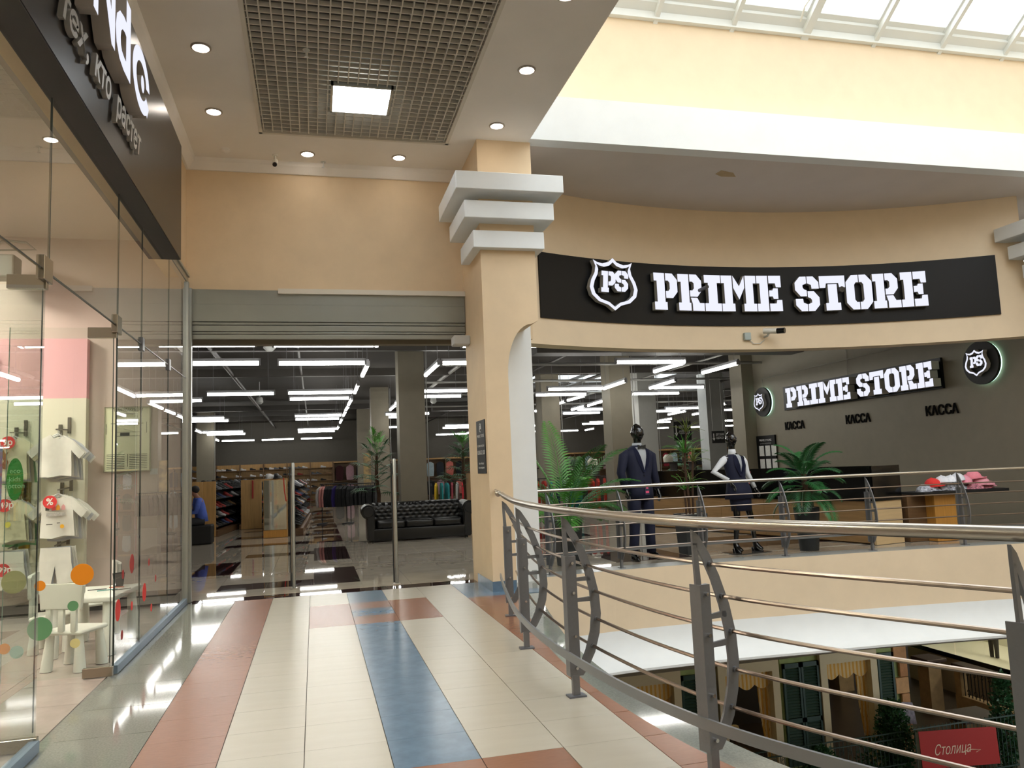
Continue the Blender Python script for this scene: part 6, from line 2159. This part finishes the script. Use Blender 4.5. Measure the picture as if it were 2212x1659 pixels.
# quoin stones
qn = thing('quoin', 'column of orange stone quoins at the corner of the green cafe wall', 'stonework', (13.05, FY, ZL))
z = ZL; i = 0
while z < -1.9:
    w_ = .22 if i % 2 else .36
    bm = bbox(13.25 - w_, 13.25, FY - .03, FY + .045, z + .006, z + .36, .012, 1)
    o = obj('stone', bm, mat('quoin_stone_%d' % (i % 3), ['#b98a5e', '#c49a6c', '#ab7a50'][i % 3], .8, noise=.2, nscale=6, bump=.4), qn)
    z += .366; i += 1
# lamps and furniture in the cafe
for i, (x, z) in enumerate(((9.35, -5.0), (11.0, -4.75))):
    t = thing('table_lamp', ['cream shaded lamp low in the middle cafe window', 'cream shaded lamp in the right cafe window'][i], 'lamp', (x, FY + 1.1, z - .35))
    bm = BM(); lathe(bm, [(.16, z), (.08, z + .26)], x, FY + 1.1, 16); obj('lamp_shade', bm, mat('lampshade', '#d8c79c', .8), t, True)
    bm = BM(); lathe(bm, [(.06, z - .35), (.03, z - .3), (.02, z)], x, FY + 1.1, 12); obj('base', bm, OAKD, t, True)
    bm = bbox(x - .4, x + .4, FY + .8, FY + 1.4, ZL, z - .352, .01, 1); tag(obj('side_table', bm, OAKD), ['dark cabinet under the middle cafe lamp', 'dark cabinet under the right cafe lamp'][i], 'table')
# cafe terrace fence
IR = mat('green_iron', '#1e3a30', .5)
tf = thing('iron_fence', 'green wrought iron terrace fence in front of the right cafe window', 'fence', (10.5, 15.1, ZL))
for z in (-5.28, -4.62, -4.75):
    bm = BM(); box(bm, 8.2, 12.25, 15.08, 15.11, z, z + .02); obj('rail', bm, IR, tf)
for i in range(40):
    x = 8.25 + i * .1
    bm = BM(); tube(bm, [(x, 15.1, ZL), (x, 15.1, -4.62)], .007, 5); obj('bar', bm, IR, tf)
for i in range(20):
    x = 8.3 + i * .2
    bm = BM(); tube(bm, [(x + .045 * math.cos(a) * (1 - a / 14), 15.09, -4.85 + .09 * math.sin(a) * (1 - a / 14)) for a in [k * .6 for k in range(16)]], .006, 5); obj('scroll', bm, IR, tf)
# banner on its fence
bf = thing('iron_fence', 'dark fence behind the red banner', 'fence', (13.2, 14.6, ZL))
for z in (-5.45, -4.42):
    bm = BM(); box(bm, 12.1, 15.2, 14.60, 14.63, z, z + .025); obj('rail', bm, IR, bf)
for i in range(31):
    x = 12.15 + i * .1
    bm = BM(); tube(bm, [(x, 14.61, ZL), (x, 14.61, -4.36)], .008, 5); obj('bar', bm, IR, bf)
bn = thing('banner', 'red banner with pale script lettering hung on the terrace fence', 'banner', (13.2, 14.5, -4.85))
bm = BM(); prism(bm, [(12.23, -5.21), (14.2, -5.34), (14.17, -4.57), (12.2, -4.45)], (0, 14.57, 0), (1, 0, 0), (0, 0, 1), (0, .008, 0)); obj('cloth', bm, mat('banner_red', '#a81f18', .7), bn)
textobj('print', 'Столица', .30, .002, mat('banner_ink', '#e6d0b4', .7), (13.0, 14.566, -4.90), (1, 0, -.04), (0, 0, 1), bn, .35, -.002, .92)
bm = BM(); tube(bm, [(13.3, 14.565, -4.97), (13.5, 14.565, -4.96), (13.72, 14.565, -4.99), (13.6, 14.565, -5.03)], .006, 5); obj('flourish', bm, mat('banner_ink', '#e6d0b4', .7), bn)


def bush(label, x, y, z0, w, h, n, m, seed):
    random.seed(seed)
    t = thing('shrub', label, 'plant', (x, y, z0))
    bm = BM()
    for i in range(n):
        a, u = random.uniform(0, 2 * PI), random.random()
        r = w * (.3 + .7 * random.random()) * math.sin(PI * (.12 + .8 * u)) ** .6
        p = Vector((x + r * math.cos(a), y + r * math.sin(a), z0 + h * u))
        d = Vector((random.uniform(-1, 1), random.uniform(-1, 1), random.uniform(-.3, 1))).normalized()
        s = d.cross(Vector((random.random(), random.random(), random.random()))).normalized()
        l = random.uniform(.05, .10)
        bm.faces.new([bm.verts.new(q) for q in (p, p + d * l * .5 + s * l * .3, p + d * l, p + d * l * .5 - s * l * .3)])
    o = obj('foliage', bm, m, t, fixn=False); o['kind'] = 'stuff'
    bm = BM(); tube(bm, [(x, y, z0), (x + .02, y, z0 + h * .5)], .02, 6); obj('stem', bm, TRUNK, t)
    random.seed(seed + 100)


bush('dense dark green bush between the iron fence and the red banner', 12.35, 15.5, -5.6, .42, 1.5, 3200, LEAFD, 1)
bush('small green bush below the double shutters', 10.15, 15.0, -5.6, .38, .95, 1600, LEAFD, 2)
bush('slim dark conifer right of the red banner', 14.75, 14.9, -5.6, .28, 2.0, 2400, LEAFD, 4)
bush('dark bush at the left end of the red banner', 11.7, 15.5, -5.6, .3, .8, 500, LEAFD, 8)
# stone pedestals and balustrade of the opposite shop on the lower level
ST = mat('sand_stone', '#a08560', .8, noise=.2, nscale=5, bump=.3)
BS = mat('brown_coping', '#3a2419', .6, noise=.15, nscale=8)
GXL = 16.7
pd = thing('stone_pedestal', 'short stone pier with brown coping beside the balustrade', 'pier', (16.0, 19.0, ZL))
bm = BM(); box(bm, 16.0, 16.4, 18.5, 18.9, ZL, -4.30); obj('shaft', bm, ST, pd)
bm = bbox(15.88, 16.52, 18.38, 19.02, -4.30, -4.20, .02, 1); obj('coping', bm, BS, pd)
pd = thing('stone_pedestal', 'low stone pier with brown slab behind the red banner', 'pier', (14.9, 16.2, ZL))
bm = BM(); box(bm, 14.25, 14.95, 15.45, 15.95, ZL, -4.75); obj('shaft', bm, ST, pd)
bm = bbox(14.05, 15.15, 15.3, 16.1, -4.75, -4.66, .02, 1); obj('coping', bm, BS, pd)
bl = thing('balustrade', 'stone parapet with black iron grille and brown coping below the bright shop window', 'balustrade', (GXL, 16.5, ZL))
bm = BM(); box(bm, GXL, GXL + .25, 12.5, 18.4, ZL, -5.16); obj('parapet', bm, ST, bl)
bm = bbox(GXL - .08, GXL + .3, 12.5, 18.4, -4.43, -4.33, .02, 1); obj('coping', bm, BS, bl)
for y in (12.6, 15.1, 18.2):
    bm = BM(); box(bm, GXL + .02, GXL + .23, y, y + .2, -5.16, -4.43); obj('pillar', bm, ST, bl)
for i in range(46):
    y = 12.85 + i * .118
    bm = BM(); tube(bm, [(GXL + .1, y, -5.16), (GXL + .1, y, -4.43)], .014, 5)
    if i % 2 == 0:
        tube(bm, [(GXL + .1, y + .05 * math.cos(a), -4.54 + .07 * math.sin(a)) for a in [k * .7 for k in range(9)]], .010, 4)
        tube(bm, [(GXL + .1, y + .05 * math.cos(a), -5.04 + .07 * math.sin(a)) for a in [k * .7 for k in range(9)]], .010, 4)
    obj('bar', bm, mat('black_iron', '#191512', .5), bl)
bm = BM(); box(bm, GXL + 1.2, GXL + 1.4, 12, 21.5, ZL, -4.56); struct('wall_lower_right', bm, mat('wall_brownish', '#9c8c72', .7))
bm = BM(); box(bm, GXL + 3.2, GXL + 3.3, 12, 21.5, ZL, -1.6); box(bm, GXL + 1.2, GXL + 3.2, 12, 21.5, -4.60, -4.50); struct('wall_lower_shop', bm, mat('lower_shop_cream', '#e4dec8', .7))
bm = BM(); box(bm, GXL + 1.17, GXL + 1.2, 12, 21.5, -4.62, -4.50); struct('trim_13', bm, BLK)
gw = thing('shop_window', 'bright cream lit shop window with a standing dress form on the lower level', 'window', (GXL + 1.2, 17, -2.6))
for i in range(5):
    bm = BM(); box(bm, GXL + 1.2, GXL + 1.21, 12.2 + i * 1.85, 14.0 + i * 1.85, -4.5, -1.46); obj('pane', bm, GLASS, gw)
for i in range(4):
    t = thing('shop_lamp', 'lit lamp strip over the bright lower shop window', 'lamp', (GXL + 2.2, 13.5 + i * 2, -1.8), 0, 'lamp strips over the lower shop window')
    bm = BM(); box(bm, GXL + 2.0, GXL + 2.4, 13.0 + i * 2, 14.2 + i * 2, -1.52, -1.48); obj('diffuser', bm, emis('lower_shop_glow', '#fff6e0', 13), t)
for i, (y, hx, l) in enumerate(((17.6, '#e9e2c4', 'pale dress form with long white trousers in the lower shop window'), (16.6, '#efe9d6', 'second pale figure in the lower shop window'), (18.9, '#35322e', 'dark coat on a stand in the lower shop window'))):
    t = thing('dress_form', l, 'mannequin', (GXL + 1.9, y, -4.5))
    mm = mat('form_' + hx[1:], hx, .7)
    for s in (-1, 1):
        bm = BM(); ell(bm, [(GXL + 1.9, y + s * .09, -4.49, .05, .05), (GXL + 1.9, y + s * .09, -4.0, .07, .07), (GXL + 1.9, y + s * .06, -3.6, .10, .10)], 12); obj('leg', bm, mm, t, True)
    bm = BM(); ell(bm, [(GXL + 1.9, y, -3.65, .12, .17), (GXL + 1.9, y, -3.4, .10, .13), (GXL + 1.9, y, -3.1, .12, .19), (GXL + 1.9, y, -2.98, .07, .1)], 14); obj('torso', bm, mm, t, True)
for (a, b, c, d, l) in ((15.0, 15.5, 21.0, 21.5, 'light stone pillar in the dark lower passage'), (17.2, 17.9, 21.6, 22.2, 'green topped pillar at the end of the lower passage')):
    bm = BM(); box(bm, a, b, c, d, ZL, -1.75); tag(obj('pillar', bm, CG if 'green' in l else ST), l, 'column')
st = thing('menu_stand', 'small tilted menu board above the left end of the red banner', 'sign', (12.4, 15.6, ZL))
bm = BM(); prism(bm, [(12.62, -4.62), (13.05, -4.70), (12.98, -4.22), (12.55, -4.16)], (0, 15.6, 0), (1, 0, 0), (0, 0, 1), (0, .02, 0)); obj('board', bm, mat('menu_sheet', '#8d8793', .6, noise=.5, nscale=14), st)
bm = BM(); tube(bm, [(12.8, 15.63, ZL), (12.8, 15.63, -4.5)], .02, 6); obj('leg', bm, IR, st)
# warm lamps of the lower level ceiling
for i, (x, y) in enumerate(((6.9, 17.4), (9.1, 17.4), (11.6, 17.4), (14.6, 18.2), (14.8, 14.5), (8, 13.5), (11.5, 13.5))):
    t = thing('downlight', 'warm downlight under the lower level ceiling', 'lamp', (x, y, -1.76), 0, 'downlights of the lower level')
    bm = BM(); lathe(bm, [(.09, -1.765), (.09, -1.75)], x, y, 16); obj('lamp_glass', bm, emis('warm_glow', '#ffdca8', 34), t)
